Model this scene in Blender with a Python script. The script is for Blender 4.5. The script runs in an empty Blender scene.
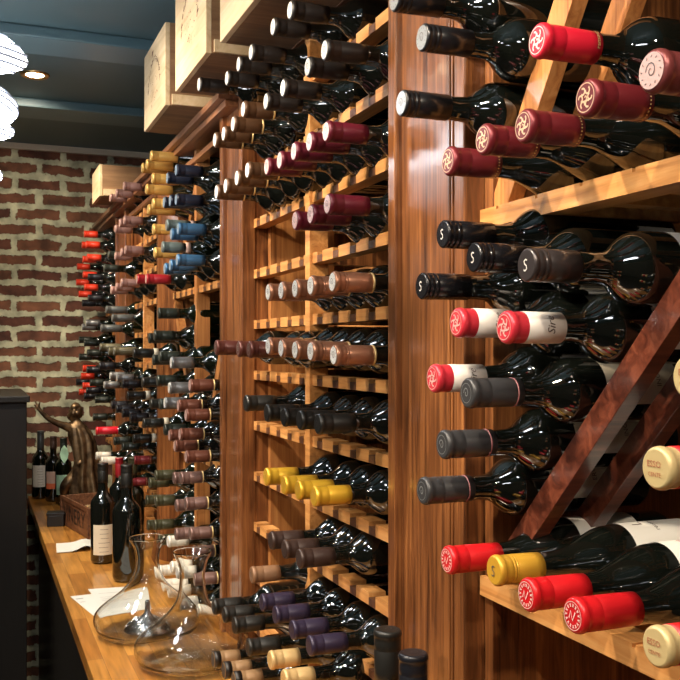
import bpy, bmesh, math, random
from mathutils import Vector, Matrix
random.seed(11)
R = math.radians
PI = math.pi
scn = bpy.context.scene
col = scn.collection

# ------------------------------------------------------------------ camera, world, exposure
cam_d = bpy.data.cameras.new('camera')
cam = bpy.data.objects.new('camera', cam_d)
col.objects.link(cam)
cam.location = (0, 0, 1.6)
cam.rotation_euler = (R(90), 0, -math.atan(365 / 930))
cam_d.sensor_width = 36
cam_d.lens = 36 * 930 / 680
cam_d.shift_y = 10 / 680
cam_d.clip_start = 0.02
scn.camera = cam
w = bpy.data.worlds.new('world')
scn.world = w
w.use_nodes = True
w.node_tree.nodes['Background'].inputs[0].default_value = (1.0, 0.8, 0.6, 1)
w.node_tree.nodes['Background'].inputs[1].default_value = 0.03
vs = scn.view_settings
vs.view_transform = 'Standard'
vs.look = 'None'
vs.gamma = 1
vs.use_curve_mapping = False
vs.exposure = 0.25

WARM = (1.0, 0.83, 0.62)
def spot(x, y, z, tx, ty, tz, power, size=95, blend=0.6, radius=0.03, color=WARM):
    l = bpy.data.lights.new('downlight_or_fill_lamp', 'SPOT')
    l.energy = power
    l.color = color
    l.spot_size = R(size)
    l.spot_blend = blend
    l.shadow_soft_size = radius
    o = bpy.data.objects.new('downlight_or_fill_lamp', l)
    o.location = (x, y, z)
    o.rotation_euler = (Vector((tx, ty, tz)) - Vector((x, y, z))).to_track_quat('-Z', 'Y').to_euler()
    col.objects.link(o)
    return o
CEIL = 2.59
# the row of ceiling downlights that washes the rack, each aimed at its bay
DOWNLIGHTS = [(-0.34, 0.25, 62), (-0.34, 1.15, 70), (-0.34, 2.05, 66), (-0.34, 2.9, 66), (-0.34, 3.7, 58)]
for (x, y, p) in DOWNLIGHTS:
    spot(x, y, CEIL - 0.03, 0.6, y + 0.25, 1.35, p, size=88)
spot(-1.45, 1.0, CEIL - 0.03, 0.5, 1.75, 1.55, 95, size=62)  # added fill spot with no fixture, brightens the bottle cap faces
spot(0.05, -0.45, CEIL - 0.03, 0.7, 0.9, 1.4, 40, size=60)  # extra fill spot added near the camera to lift the nearest bay
spot(0.20, 3.51, CEIL - 0.03, 0.1, 4.5, 1.5, 26, size=110)
# ------------------------------------------------------------------ materials
MATS = {}
def newmat(name):
    m = bpy.data.materials.new(name)
    m.use_nodes = True
    MATS[name] = m
    nt = m.node_tree
    return m, nt, nt.nodes['Principled BSDF']
def plain(name, c, rough=0.5, metal=0.0, coat=0.0, emit=None, es=0):
    m, nt, b = newmat(name)
    b.inputs['Base Color'].default_value = (*c, 1)
    b.inputs['Roughness'].default_value = rough
    b.inputs['Metallic'].default_value = metal
    b.inputs['Coat Weight'].default_value = coat
    if 'glass' in name:
        b.inputs['Specular IOR Level'].default_value = 0.8
    if emit:
        b.inputs['Emission Color'].default_value = (*emit, 1)
        b.inputs['Emission Strength'].default_value = es
    return m
def N(nt, t, **k):
    n = nt.nodes.new(t)
    for a, v in k.items():
        setattr(n, a, v)
    return n
def ramp(nt, stops):
    n = nt.nodes.new('ShaderNodeValToRGB')
    e = n.color_ramp.elements
    while len(e) < len(stops):
        e.new(0.5)
    for i, (p, c) in enumerate(stops):
        e[i].position = p
        e[i].color = (*c, 1)
    return n
def wood(name, dark, mid, light, axis='z', rough=0.35, coat=0.3, scale=1.0, bump=0.15):
    m, nt, b = newmat(name)
    tc = N(nt, 'ShaderNodeTexCoord')
    mp = N(nt, 'ShaderNodeMapping')
    s = {'z': (55, 55, 2.4), 'y': (38, 2.2, 38), 'x': (2.2, 38, 38)}[axis]
    mp.inputs['Scale'].default_value = tuple(q * scale for q in s)
    no = N(nt, 'ShaderNodeTexNoise')
    no.inputs['Scale'].default_value = 1.6
    no.inputs['Detail'].default_value = 8
    no.inputs['Roughness'].default_value = 0.62
    no.inputs['Distortion'].default_value = 0.9
    r = ramp(nt, [(0.30, dark), (0.5, mid), (0.72, light)])
    L = nt.links.new
    L(tc.outputs['Object'], mp.inputs[0])
    L(mp.outputs[0], no.inputs['Vector'])
    L(no.outputs[0], r.inputs[0])
    # board-to-board variation
    n2 = N(nt, 'ShaderNodeTexNoise')
    n2.inputs['Scale'].default_value = 5
    mix = N(nt, 'ShaderNodeMix', data_type='RGBA', blend_type='MULTIPLY')
    mix.inputs[0].default_value = 0.6
    r2 = ramp(nt, [(0.35, (0.62, 0.58, 0.55)), (0.65, (1.1, 1.08, 1.05))])
    L(tc.outputs['Object'], n2.inputs['Vector'])
    L(n2.outputs[0], r2.inputs[0])
    L(r.outputs[0], mix.inputs[6])
    L(r2.outputs[0], mix.inputs[7])
    L(mix.outputs[2], b.inputs['Base Color'])
    bp = N(nt, 'ShaderNodeBump')
    bp.inputs['Strength'].default_value = bump
    bp.inputs['Distance'].default_value = 0.002
    L(no.outputs[0], bp.inputs['Height'])
    L(bp.outputs[0], b.inputs['Normal'])
    b.inputs['Roughness'].default_value = rough
    b.inputs['Coat Weight'].default_value = coat
    b.inputs['Coat Roughness'].default_value = 0.12
    return m
wood('post_wood', (0.035, 0.012, 0.005), (0.18, 0.064, 0.020), (0.36, 0.145, 0.045), 'z', 0.34, 0.28)
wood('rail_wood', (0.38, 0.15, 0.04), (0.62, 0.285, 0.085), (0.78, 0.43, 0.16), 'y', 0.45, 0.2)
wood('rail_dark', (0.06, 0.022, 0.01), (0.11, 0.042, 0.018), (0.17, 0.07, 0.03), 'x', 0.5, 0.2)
wood('upright_wood', (0.22, 0.075, 0.02), (0.40, 0.16, 0.045), (0.56, 0.26, 0.08), 'z', 0.45, 0.2)
wood('mahogany', (0.05, 0.012, 0.007), (0.13, 0.034, 0.018), (0.24, 0.075, 0.04), 'x', 0.28, 0.5)
wood('orange_board', (0.36, 0.12, 0.035), (0.56, 0.23, 0.07), (0.68, 0.32, 0.12), 'z', 0.4, 0.25)
wood('crown_wood', (0.12, 0.045, 0.02), (0.24, 0.10, 0.045), (0.36, 0.17, 0.08), 'y', 0.4, 0.3)
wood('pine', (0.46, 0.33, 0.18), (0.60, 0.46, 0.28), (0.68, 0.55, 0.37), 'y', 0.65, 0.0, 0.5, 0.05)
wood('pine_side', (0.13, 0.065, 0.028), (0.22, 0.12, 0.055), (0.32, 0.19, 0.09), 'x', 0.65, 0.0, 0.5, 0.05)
wood('old_crate', (0.07, 0.025, 0.012), (0.16, 0.065, 0.03), (0.26, 0.12, 0.06), 'y', 0.5, 0.1)
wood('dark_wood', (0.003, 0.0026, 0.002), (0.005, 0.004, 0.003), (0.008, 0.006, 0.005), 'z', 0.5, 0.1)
wood('back_wood', (0.05, 0.02, 0.008), (0.09, 0.036, 0.014), (0.14, 0.06, 0.025), 'z', 0.6, 0.0)  # darkened so the colour carries the deep shade inside the rack

def counter_mat():
    m, nt, b = newmat('counter_wood')
    L = nt.links.new
    tc = N(nt, 'ShaderNodeTexCoord')
    mp = N(nt, 'ShaderNodeMapping')
    mp.inputs['Rotation'].default_value = (0, 0, R(90))
    L(tc.outputs['Object'], mp.inputs[0])
    br = N(nt, 'ShaderNodeTexBrick')
    br.inputs['Scale'].default_value = 1.0
    br.inputs['Brick Width'].default_value = 0.34
    br.inputs['Row Height'].default_value = 0.055
    br.inputs['Mortar Size'].default_value = 0.0006
    br.inputs['Color1'].default_value = (0.36, 0.15, 0.03, 1)
    br.inputs['Color2'].default_value = (0.60, 0.30, 0.07, 1)
    br.inputs['Mortar'].default_value = (0.16, 0.07, 0.02, 1)
    L(mp.outputs[0], br.inputs['Vector'])
    mp2 = N(nt, 'ShaderNodeMapping')
    mp2.inputs['Scale'].default_value = (40, 3, 40)
    L(tc.outputs['Object'], mp2.inputs[0])
    no = N(nt, 'ShaderNodeTexNoise')
    no.inputs['Scale'].default_value = 2
    no.inputs['Detail'].default_value = 6
    L(mp2.outputs[0], no.inputs['Vector'])
    r = ramp(nt, [(0.3, (0.62, 0.58, 0.5)), (0.7, (1.15, 1.1, 1.0))])
    L(no.outputs[0], r.inputs[0])
    mix = N(nt, 'ShaderNodeMix', data_type='RGBA', blend_type='MULTIPLY')
    mix.inputs[0].default_value = 1
    L(br.outputs[0], mix.inputs[6])
    L(r.outputs[0], mix.inputs[7])
    L(mix.outputs[2], b.inputs['Base Color'])
    b.inputs['Roughness'].default_value = 0.28
    b.inputs['Coat Weight'].default_value = 0.4
    b.inputs['Coat Roughness'].default_value = 0.1
counter_mat()

def brick_mat():
    m, nt, b = newmat('brick')
    L = nt.links.new
    tc = N(nt, 'ShaderNodeTexCoord')
    mp = N(nt, 'ShaderNodeMapping')
    mp.inputs['Rotation'].default_value = (R(90), 0, 0)
    mp.inputs['Location'].default_value = (0.05, 0.012, 0)
    L(tc.outputs['Object'], mp.inputs[0])
    n1 = N(nt, 'ShaderNodeTexNoise')
    n1.inputs['Scale'].default_value = 16
    n1.inputs['Detail'].default_value = 6
    n1.inputs['Roughness'].default_value = 0.7
    L(tc.outputs['Object'], n1.inputs['Vector'])
    sub = N(nt, 'ShaderNodeVectorMath', operation='SUBTRACT')
    sub.inputs[1].default_value = (0.5, 0.5, 0.5)
    L(n1.outputs['Color'], sub.inputs[0])
    sc = N(nt, 'ShaderNodeVectorMath', operation='SCALE')
    sc.inputs['Scale'].default_value = 0.055
    L(sub.outputs[0], sc.inputs[0])
    add = N(nt, 'ShaderNodeVectorMath', operation='ADD')
    L(mp.outputs[0], add.inputs[0])
    L(sc.outputs[0], add.inputs[1])
    br = N(nt, 'ShaderNodeTexBrick')
    br.inputs['Scale'].default_value = 1.0
    br.inputs['Brick Width'].default_value = 0.225
    br.inputs['Row Height'].default_value = 0.0735
    br.inputs['Mortar Size'].default_value = 0.0165
    br.inputs['Mortar Smooth'].default_value = 0.25
    br.inputs['Bias'].default_value = -0.1
    br.inputs['Color1'].default_value = (0.19, 0.078, 0.045, 1)
    br.inputs['Color2'].default_value = (0.085, 0.028, 0.022, 1)
    br.inputs['Mortar'].default_value = (0.50, 0.50, 0.38, 1)
    L(add.outputs[0], br.inputs['Vector'])
    n2 = N(nt, 'ShaderNodeTexNoise')
    n2.inputs['Scale'].default_value = 14
    n2.inputs['Detail'].default_value = 5
    L(tc.outputs['Object'], n2.inputs['Vector'])
    r = ramp(nt, [(0.32, (0.42, 0.44, 0.42)), (0.7, (1.4, 1.4, 1.3))])
    L(n2.outputs[0], r.inputs[0])
    mix = N(nt, 'ShaderNodeMix', data_type='RGBA', blend_type='MULTIPLY')
    mix.inputs[0].default_value = 1
    L(br.outputs[0], mix.inputs[6])
    L(r.outputs[0], mix.inputs[7])
    L(mix.outputs[2], b.inputs['Base Color'])
    b.inputs['Roughness'].default_value = 0.9
    bp = N(nt, 'ShaderNodeBump')
    bp.inputs['Strength'].default_value = 0.7
    bp.inputs['Distance'].default_value = 0.012
    L(br.outputs[1], bp.inputs['Height'])
    bp2 = N(nt, 'ShaderNodeBump')
    bp2.inputs['Strength'].default_value = 0.5
    bp2.inputs['Distance'].default_value = 0.006
    L(n1.outputs[0], bp2.inputs['Height'])
    L(bp.outputs[0], bp2.inputs['Normal'])
    L(bp2.outputs[0], b.inputs['Normal'])
brick_mat()

def bronze_mat():
    m, nt, b = newmat('bronze')
    L = nt.links.new
    tc = N(nt, 'ShaderNodeTexCoord')
    n1 = N(nt, 'ShaderNodeTexNoise')
    n1.inputs['Scale'].default_value = 25
    L(tc.outputs['Object'], n1.inputs['Vector'])
    r = ramp(nt, [(0.35, (0.05, 0.03, 0.016)), (0.7, (0.26, 0.17, 0.09))])
    L(n1.outputs[0], r.inputs[0])
    L(r.outputs[0], b.inputs['Base Color'])
    b.inputs['Metallic'].default_value = 0.75
    b.inputs['Roughness'].default_value = 0.38
bronze_mat()

plain('ceiling_paint', (0.065, 0.115, 0.130), 0.45)
plain('beam_paint', (0.085, 0.150, 0.175), 0.35)
plain('plaster', (0.16, 0.12, 0.09), 0.8)
plain('floor_tile', (0.05, 0.035, 0.025), 0.5)
plain('black_glass', (0.0035, 0.0045, 0.0035), 0.04, 0, 0.6)
plain('green_glass', (0.0025, 0.0045, 0.002), 0.05, 0, 0.5)
plain('brown_glass', (0.006, 0.004, 0.002), 0.05, 0, 0.5)
plain('paper', (0.62, 0.63, 0.60), 0.7)
plain('print_grey', (0.30, 0.30, 0.30), 0.7)
plain('label_cream', (0.66, 0.58, 0.44), 0.6)
plain('label_white', (0.75, 0.73, 0.68), 0.6)
plain('label_pink', (0.62, 0.42, 0.34), 0.6)
plain('label_ink', (0.09, 0.06, 0.05), 0.6)
plain('label_red', (0.45, 0.04, 0.04), 0.6)
plain('gold_ink', (0.75, 0.55, 0.25), 0.35, 0.5)
plain('orange_paper', (0.75, 0.16, 0.06), 0.6)
plain('leaf_tag', (0.38, 0.62, 0.45), 0.6)
plain('steel', (0.62, 0.62, 0.62), 0.22, 1)
plain('brass', (0.6, 0.38, 0.16), 0.35, 1)
plain('emblem_white', (0.80, 0.76, 0.70), 0.35, 0.3)
plain('emblem_dark', (0.12, 0.10, 0.09), 0.4, 0.2)
plain('stamp_ink', (0.12, 0.055, 0.03), 0.8)
plain('fixture_white', (0.7, 0.66, 0.58), 0.5)
plain('lamp_glow', (1, 1, 1), 0.4, emit=(1.0, 0.78, 0.5), es=60)
plain('cord_black', (0.01, 0.01, 0.01), 0.5)
plain('twine', (0.30, 0.20, 0.10), 0.8)
plain('black_box_paint', (0.01, 0.01, 0.01), 0.4)

def pendant_mat():
    m, nt, b = newmat('pendant_glass')
    b.inputs['Base Color'].default_value = (0.9, 0.92, 0.95, 1)
    b.inputs['Roughness'].default_value = 0.2
    b.inputs['Emission Color'].default_value = (0.90, 0.94, 1.0, 1)
    b.inputs['Emission Strength'].default_value = 24
    plain('pendant_rib', (0.16, 0.18, 0.22), 0.3, emit=(0.7, 0.8, 1.0), es=0.25)
    plain('pendant_bulb', (1, 1, 1), 0.3, emit=(1.0, 0.96, 0.9), es=60)
pendant_mat()

def glass_mat():
    m, nt, b = newmat('clear_glass')
    b.inputs['Base Color'].default_value = (0.97, 0.98, 0.97, 1)
    b.inputs['Roughness'].default_value = 0.0
    b.inputs['IOR'].default_value = 1.45
    b.inputs['Transmission Weight'].default_value = 1.0
glass_mat()

# ------------------------------------------------------------------ mesh helpers
class MB:
    def __init__(s):
        s.v = []; s.f = []; s.sm = []; s.mi = []
    def add(s, vs_, fs, smooth=False, mi=0):
        o = len(s.v)
        s.v += [tuple(q) for q in vs_]
        for f in fs:
            s.f.append([i + o for i in f]); s.sm.append(smooth); s.mi.append(mi)
        return s
    def box(s, x0, x1, y0, y1, z0, z1, mi=0):
        return s.add([(x0, y0, z0), (x1, y0, z0), (x1, y1, z0), (x0, y1, z0), (x0, y0, z1), (x1, y0, z1), (x1, y1, z1), (x0, y1, z1)],
                     [(0, 3, 2, 1), (4, 5, 6, 7), (0, 1, 5, 4), (1, 2, 6, 5), (2, 3, 7, 6), (3, 0, 4, 7)], False, mi)
    def prism(s, poly, x0, x1, mi=0):
        """polygon of (y, z) extruded along x"""
        n = len(poly)
        v = [(x0, y, z) for y, z in poly] + [(x1, y, z) for y, z in poly]
        f = [tuple(range(n)), tuple(range(2 * n - 1, n - 1, -1))]
        f += [(i, n + i, n + (i + 1) % n, (i + 1) % n) for i in range(n)]
        return s.add(v, f, False, mi)
    def lathe(s, prof, seg=32, axis='x', center=(0, 0, 0), smooth=True, cap=True, ridge=None, mi=0):
        v = []; f = []
        for k, (a, r) in enumerate(prof):
            for i in range(seg):
                t = 2 * PI * i / seg
                rr = r
                if ridge and ridge(k, i):
                    rr = r - 0.0006
                c, q = rr * math.cos(t), rr * math.sin(t)
                p = (a, c, q) if axis == 'x' else (c, q, a)
                v.append((p[0] + center[0], p[1] + center[1], p[2] + center[2]))
        for k in range(len(prof) - 1):
            for i in range(seg):
                j = (i + 1) % seg
                f.append((k * seg + i, k * seg + j, (k + 1) * seg + j, (k + 1) * seg + i))
        if cap:
            f.append(tuple(range(seg)))
            f.append(tuple(range((len(prof) - 1) * seg + seg - 1, (len(prof) - 1) * seg - 1, -1)))
        return s.add(v, f, smooth, mi)
    def tube(s, pts, r, seg=8, cap=True):
        pts = [Vector(p) for p in pts]
        v = []; f = []
        for k, p in enumerate(pts):
            d = (pts[min(k + 1, len(pts) - 1)] - pts[max(k - 1, 0)]).normalized()
            u = d.cross(Vector((0, 0, 1)))
            if u.length < 1e-3:
                u = d.cross(Vector((1, 0, 0)))
            u.normalize()
            w_ = d.cross(u)
            for i in range(seg):
                t = 2 * PI * i / seg
                v.append(p + u * (r * math.cos(t)) + w_ * (r * math.sin(t)))
        for k in range(len(pts) - 1):
            for i in range(seg):
                j = (i + 1) % seg
                f.append((k * seg + i, k * seg + j, (k + 1) * seg + j, (k + 1) * seg + i))
        if cap:
            f.append(tuple(range(seg))); f.append(tuple(range((len(pts) - 1) * seg + seg - 1, (len(pts) - 1) * seg - 1, -1)))
        return s.add(v, f, True)
    def mesh(s, name, mats, fix=True, bevel=0):
        me = bpy.data.meshes.new(name)
        me.from_pydata(s.v, [], s.f)
        for i, p in enumerate(me.polygons):
            p.use_smooth = s.sm[i] and len(p.vertices) <= 4
            p.material_index = s.mi[i]
        if fix or bevel:
            b = bmesh.new(); b.from_mesh(me)
            if fix:
                bmesh.ops.recalc_face_normals(b, faces=b.faces)
            if bevel:
                bmesh.ops.bevel(b, geom=list(b.edges), offset=bevel, segments=2, affect='EDGES', profile=0.6)
            b.to_mesh(me); b.free()
        for m in (mats if isinstance(mats, (list, tuple)) else [mats]):
            me.materials.append(MATS[m])
        return me
def link(name, me, parent=None, loc=None):
    o = bpy.data.objects.new(name, me)
    col.objects.link(o)
    if parent:
        o.parent = parent
    if loc:
        o.location = loc
    return o
def build(mb, name, mats, parent=None, bevel=0, kind=None, loc=None):
    o = link(name, mb.mesh(name, mats, bevel=bevel), parent, loc)
    if kind:
        o['kind'] = kind
    return o
def thing(name, label, cat, loc=(0, 0, 0), rot=(0, 0, 0), group=None):
    o = bpy.data.objects.new(name, None)
    o.empty_display_size = 0.05
    col.objects.link(o)
    o.location = loc
    o.rotation_euler = rot
    o['label'] = label
    o['category'] = cat
    if group:
        o['group'] = group
    return o
def tag(o, label, cat, group=None):
    o['label'] = label; o['category'] = cat
    if group:
        o['group'] = group
    return o
FONT_CACHE = {}
def text2d(s):
    """(verts, faces) of a string, cap height about 0.7, starting at x = 0"""
    if s in FONT_CACHE:
        return FONT_CACHE[s]
    cu = bpy.data.curves.new('lettering', 'FONT')
    cu.body = s
    cu.resolution_u = 2
    ob = bpy.data.objects.new('lettering', cu)
    col.objects.link(ob)
    dg = bpy.context.evaluated_depsgraph_get()
    me = bpy.data.meshes.new_from_object(ob.evaluated_get(dg))
    v = [tuple(q.co) for q in me.vertices]
    f = [tuple(p.vertices) for p in me.polygons]
    bpy.data.objects.remove(ob); bpy.data.curves.remove(cu); bpy.data.meshes.remove(me)
    FONT_CACHE[s] = (v, f)
    return v, f
def wrap_text(mb, s, size, radius, x0, a0, shear=0.0, mi=0):
    """text climbing round a cylinder about local x; tops of the letters face -x (the bottle's mouth)"""
    v, f = text2d(s)
    out = []
    for (tx, ty, _) in v:
        a = a0 + (tx + ty * shear) * size / radius
        out.append((x0 - ty * size, -radius * math.cos(a), radius * math.sin(a)))
    mb.add(out, f, False, mi)
# ------------------------------------------------------------------ the room
b = MB().box(-2.6, 1.3, 4.72, 4.9, 0, CEIL)
build(b, 'wall_back', 'brick', kind='structure')
build(MB().box(1.02, 1.14, -1.5, 4.72, 0, CEIL), 'wall_right', 'plaster', kind='structure')
build(MB().box(-2.7, -2.6, -1.5, 4.9, 0, CEIL), 'wall_left', 'plaster', kind='structure')
build(MB().box(-2.7, 1.14, -1.6, -1.5, 0, CEIL), 'wall_front', 'plaster', kind='structure')
build(MB().box(-2.7, 1.3, -1.6, 4.9, -0.1, 0), 'floor', 'floor_tile', kind='structure')
build(MB().box(-2.7, 1.3, -1.6, 4.9, CEIL, CEIL + 0.1), 'ceiling', 'ceiling_paint', kind='structure')
build(MB().box(-2.6, 1.0, 2.98, 3.16, CEIL - 0.035, CEIL), 'trim_1', 'beam_paint', kind='structure', bevel=0.006)
build(MB().box(-2.6, 1.0, 3.84, 4.04, CEIL - 0.035, CEIL), 'trim_2', 'beam_paint', kind='structure', bevel=0.006)
build(MB().box(-2.6, 1.0, 4.695, 4.72, CEIL - 0.028, CEIL), 'trim_3', 'label_cream', kind='structure')

# ------------------------------------------------------------------ counter
ct = thing('counter', 'long honey-brown wooden counter running under the wine racks to the brick wall', 'counter', (0.6, 2.5, 0))
t = MB().box(0.235 - 0.6, 0.98 - 0.6, 0.45 - 2.5, 4.70 - 2.5, 0.862, 0.90)
build(t, 'countertop', 'counter_wood', ct, bevel=0.003)
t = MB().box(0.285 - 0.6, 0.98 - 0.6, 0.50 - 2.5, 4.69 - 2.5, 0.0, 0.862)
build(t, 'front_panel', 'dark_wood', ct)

cb = thing('cabinet', 'tall black cabinet in the lower left corner, in front of the brick wall', 'cabinet', (-0.2, 4.05, 0))
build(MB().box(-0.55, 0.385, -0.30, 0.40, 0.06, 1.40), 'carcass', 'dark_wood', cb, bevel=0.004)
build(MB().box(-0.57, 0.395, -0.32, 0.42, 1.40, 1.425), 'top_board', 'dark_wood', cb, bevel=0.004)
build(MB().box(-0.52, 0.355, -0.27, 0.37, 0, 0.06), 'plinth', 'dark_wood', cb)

# ------------------------------------------------------------------ rack columns
XF, XR = 0.575, 0.60           # front of the columns, front of the rails
ZB, ZT = 0.90, 2.20
POSTS = [(1.029, 1.261, 'wide wooden column between the nearest rack bay and the middle bay'),
         (2.076, 2.282, 'wooden column at the far end of the middle rack bay, behind the decanters'),
         (3.02, 3.25, 'rounded wooden column beyond the bay with the blue foil bottles'),
         (3.86, 4.15, 'farthest wooden column, next to the red-capped bottles by the brick wall')]
for k, (y0, y1, lab) in enumerate(POSTS):
    c = thing('rack_column', lab, 'column', (0.80, (y0 + y1) / 2, ZB), group='columns between the rack bays')
    cy = (y0 + y1) / 2
    h = ZT - ZB
    m = MB()
    if k == 2:
        n = 10
        pts = [(XR + 0.02 - 0.80, -(y1 - cy))]
        prof = [(-(y1 - cy), 0.0)]
        arc = []
        for i in range(n + 1):
            a = PI * i / n
            arc.append((XR - 0.80 + 0.02 - 0.05 * math.sin(a), (y0 - cy) + 0.02 + (y1 - y0 - 0.04) * i / n))
        base = [(0.2, y0 - cy), (XR - 0.78, y0 - cy)] + arc + [(XR - 0.78, y1 - cy), (0.2, y1 - cy)]
        nn = len(base)
        v = [(x, y, 0) for x, y in base] + [(x, y, h) for x, y in base]
        f = [tuple(range(nn)), tuple(range(2 * nn - 1, nn - 1, -1))] + [(i, (i + 1) % nn, nn + (i + 1) % nn, nn + i) for i in range(nn)]
        m.add(v, f, False)
        build(m, 'shaft', 'post_wood', c)
    else:
        m.box(XF + 0.008 - 0.80, 0.2, y0 - cy + 0.004, y1 - cy - 0.004, 0, h)
        build(m, 'shaft', 'post_wood', c, bevel=0.003)
        e = MB()
        for (a, bb) in ((y0 - cy, y0 - cy + 0.026), (y1 - cy - 0.026, y1 - cy)):
            e = MB().box(XF - 0.004 - 0.80, XF + 0.03 - 0.80, a, bb, 0, h)
            build(e, 'edge_strip', 'post_wood', c, bevel=0.003)
        e = MB()
        for q in range(3):
            yy = (y0 - cy) + 0.034 + q * 0.009
            e.box(XF + 0.003 - 0.80, XF + 0.012 - 0.80, yy, yy + 0.005, 0, h)
        build(e, 'fluting', 'post_wood', c, bevel=0.001)

# ------------------------------------------------------------------ racks
def notched_rail(m, y0, y1, zt, x0, x1, n, th=0.020, lip=0.008, d0=0.34, d1=0.66, dark_saddles=True):
    """rail along y with n saddles; saddle blocks take a darker tone (slot 1)"""
    p = (y1 - y0) / n
    m.box(x0, x1, y0, y1, zt - th, zt - lip)
    for i in range(n):
        a = y0 + i * p
        m.box(x0, x1, a + p * 0.0, a + p * d0, zt - lip, zt)
        m.box(x0, x1, a + p * d1, a + p, zt - lip, zt)
        if dark_saddles: m.box(x0 - 0.0008, x1, a + p * d0, a + p * d1, zt - th * 0.98, zt - lip + 0.0012, 1)
def diag_board(m, ya, za, yb, zb, x0, x1, wd):
    """board whose upper edge runs (ya,za)-(yb,zb); wd is its width below that edge"""
    d = Vector((yb - ya, zb - za)).normalized()
    n = Vector((d.y, -d.x))
    if n.y > 0:
        n = -n
    m.prism([(ya, za), (yb, zb), (yb + n.x * wd, zb + n.y * wd), (ya + n.x * wd, za + n.y * wd)], x0, x1)
def rack(lab, y0, y1):
    return thing('wine_rack', lab, 'wine rack', (0, 0, 0), group='wine rack bays')
RAILZ = [1.6 + 0.5345 - 0.1165 * k for k in range(11)]
def grid_rack(lab, y0, ymid, y1, nr, nl):
    t = rack(lab, y0, y1)
    t.location = (0.8, y0, ZB)
    oy, oz, ox = -y0, -ZB, -0.8
    for z in RAILZ:
        for (a, bb, n) in ((y0, ymid - 0.013, nr), (ymid + 0.013, y1, nl)):
            m = MB()
            notched_rail(m, a + oy, bb + oy, z + oz, XR + ox, XR + 0.03 + ox, n)
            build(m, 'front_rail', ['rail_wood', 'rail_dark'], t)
            m = MB().box(XR + 0.20 + ox, XR + 0.23 + ox, a + oy, bb + oy, z + oz - 0.024, z + oz - 0.002)
            build(m, 'rear_rail', 'rail_wood', t)
        m = MB().box(XR + ox + 0.032, XR + ox + 0.20, ymid + oy - 0.011, ymid + oy + 0.011, z + oz - 0.02, z + oz + 0.01)
        build(m, 'cross_rail', 'post_wood', t)
    build(MB().box(XR - 0.006 + ox, XR + 0.032 + ox, ymid - 0.013 + oy, ymid + 0.013 + oy, 0.0, ZT - ZB), 'upright', 'rail_wood', t, bevel=0.001)
    build(MB().box(XR + 0.20 + ox, XR + 0.235 + ox, ymid - 0.013 + oy, ymid + 0.013 + oy, 0, ZT - ZB), 'rear_upright', 'upright_wood', t)
    for yy in (y0 + 0.012, y1 - 0.012):
        build(MB().box(XR + 0.034 + ox, XR + 0.19 + ox, yy - 0.010 + oy, yy + 0.010 + oy, 0, ZT - ZB), 'side_board', 'upright_wood', t)
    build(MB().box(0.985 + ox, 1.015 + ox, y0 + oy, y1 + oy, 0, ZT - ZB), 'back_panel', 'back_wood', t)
    return t
grid_rack('tall wooden wine rack with level notched rails, between the two nearest columns', 1.263, 1.685, 2.074, 5, 5)
grid_rack('narrow far rack bay with notched rails and mauve and red-waxed bottles', 3.252, 3.55, 3.858, 3, 3)

# nearest bay: shelves and diagonal boards
OX, OY, OZ = -0.8, -0.7, -ZB
def P(m, name, mats, t, bevel=0):
    return build(m, name, mats, t, bevel=bevel)
t1 = rack('nearest rack bay with diagonal boards and two tilted-looking shelves, at the right edge', 0.3, 1.03)
t1.location = (0.8, 0.7, ZB)
for (zt, nm, n) in ((1.6 + 0.176, 'upper_shelf', 9), (1.6 - 0.284, 'lower_shelf', 9)):
    m = MB()
    notched_rail(m, 0.27 + OY, 1.026 + OY, zt + OZ, XR - 0.008 + OX, XR + 0.03 + OX, n, 0.024, 0.004, 0.47, 0.53, False)
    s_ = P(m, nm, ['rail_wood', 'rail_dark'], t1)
    m = MB()
    for i in range(9):
        a = 0.27 + 0.0869 * i
        m.box(XR + 0.031 + OX, XR + 0.24 + OX, a + 0.0 + OY, a + 0.022 + OY, zt - 0.024 + OZ, zt - 0.004 + OZ)
    build(m, 'shelf_slats', 'rail_wood', s_)
    m = MB().box(XR + 0.24 + OX, XR + 0.27 + OX, 0.27 + OY, 1.026 + OY, zt - 0.03 + OZ, zt - 0.004 + OZ)
    build(m, 'rear_rail', 'rail_wood', s_)
for (x0, x1) in ((0.598, 0.618), (0.672, 0.692)):
    m = MB()
    diag_board(m, 1.020 + OY, 1.6 - 0.281 + OZ, 0.60 + OY, 1.6 + 0.152 + OZ, x0 + OX, x1 + OX, 0.030)
    o = P(m, 'diagonal_board', 'mahogany', t1, 0.0008)
    m = MB()
    diag_board(m, 0.56 + OY, 1.6 + 0.150 + OZ, 0.29 + OY, 1.6 - 0.12 + OZ, x0 + OX, x1 + OX, 0.030)
    P(m, 'diagonal_board', 'mahogany', t1, 0.0008)
    m = MB()
    diag_board(m, 1.020 + OY, 1.6 + 0.178 + OZ, 0.76 + OY, 1.6 + 0.575 + OZ, x0 + 0.004 + OX, x1 + 0.004 + OX, 0.036)
    P(m, 'diagonal_board', 'orange_board', t1, 0.0008)
P(MB().box(XR + OX, XR + 0.36 + OX, 1.008 + OY, 1.028 + OY, 0, ZT - ZB), 'side_board', 'post_wood', t1, 0.001)
P(MB().box(XR + OX, XR + 0.36 + OX, 0.25 + OY, 0.27 + OY, 0, ZT - ZB), 'side_board', 'post_wood', t1, 0.001)
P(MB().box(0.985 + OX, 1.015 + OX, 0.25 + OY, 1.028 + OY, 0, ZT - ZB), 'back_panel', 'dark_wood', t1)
P(MB().box(XR + OX, XR + 0.03 + OX, 0.27 + OY, 1.008 + OY, 0, 0.03), 'bottom_rail', 'rail_wood', t1)

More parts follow.
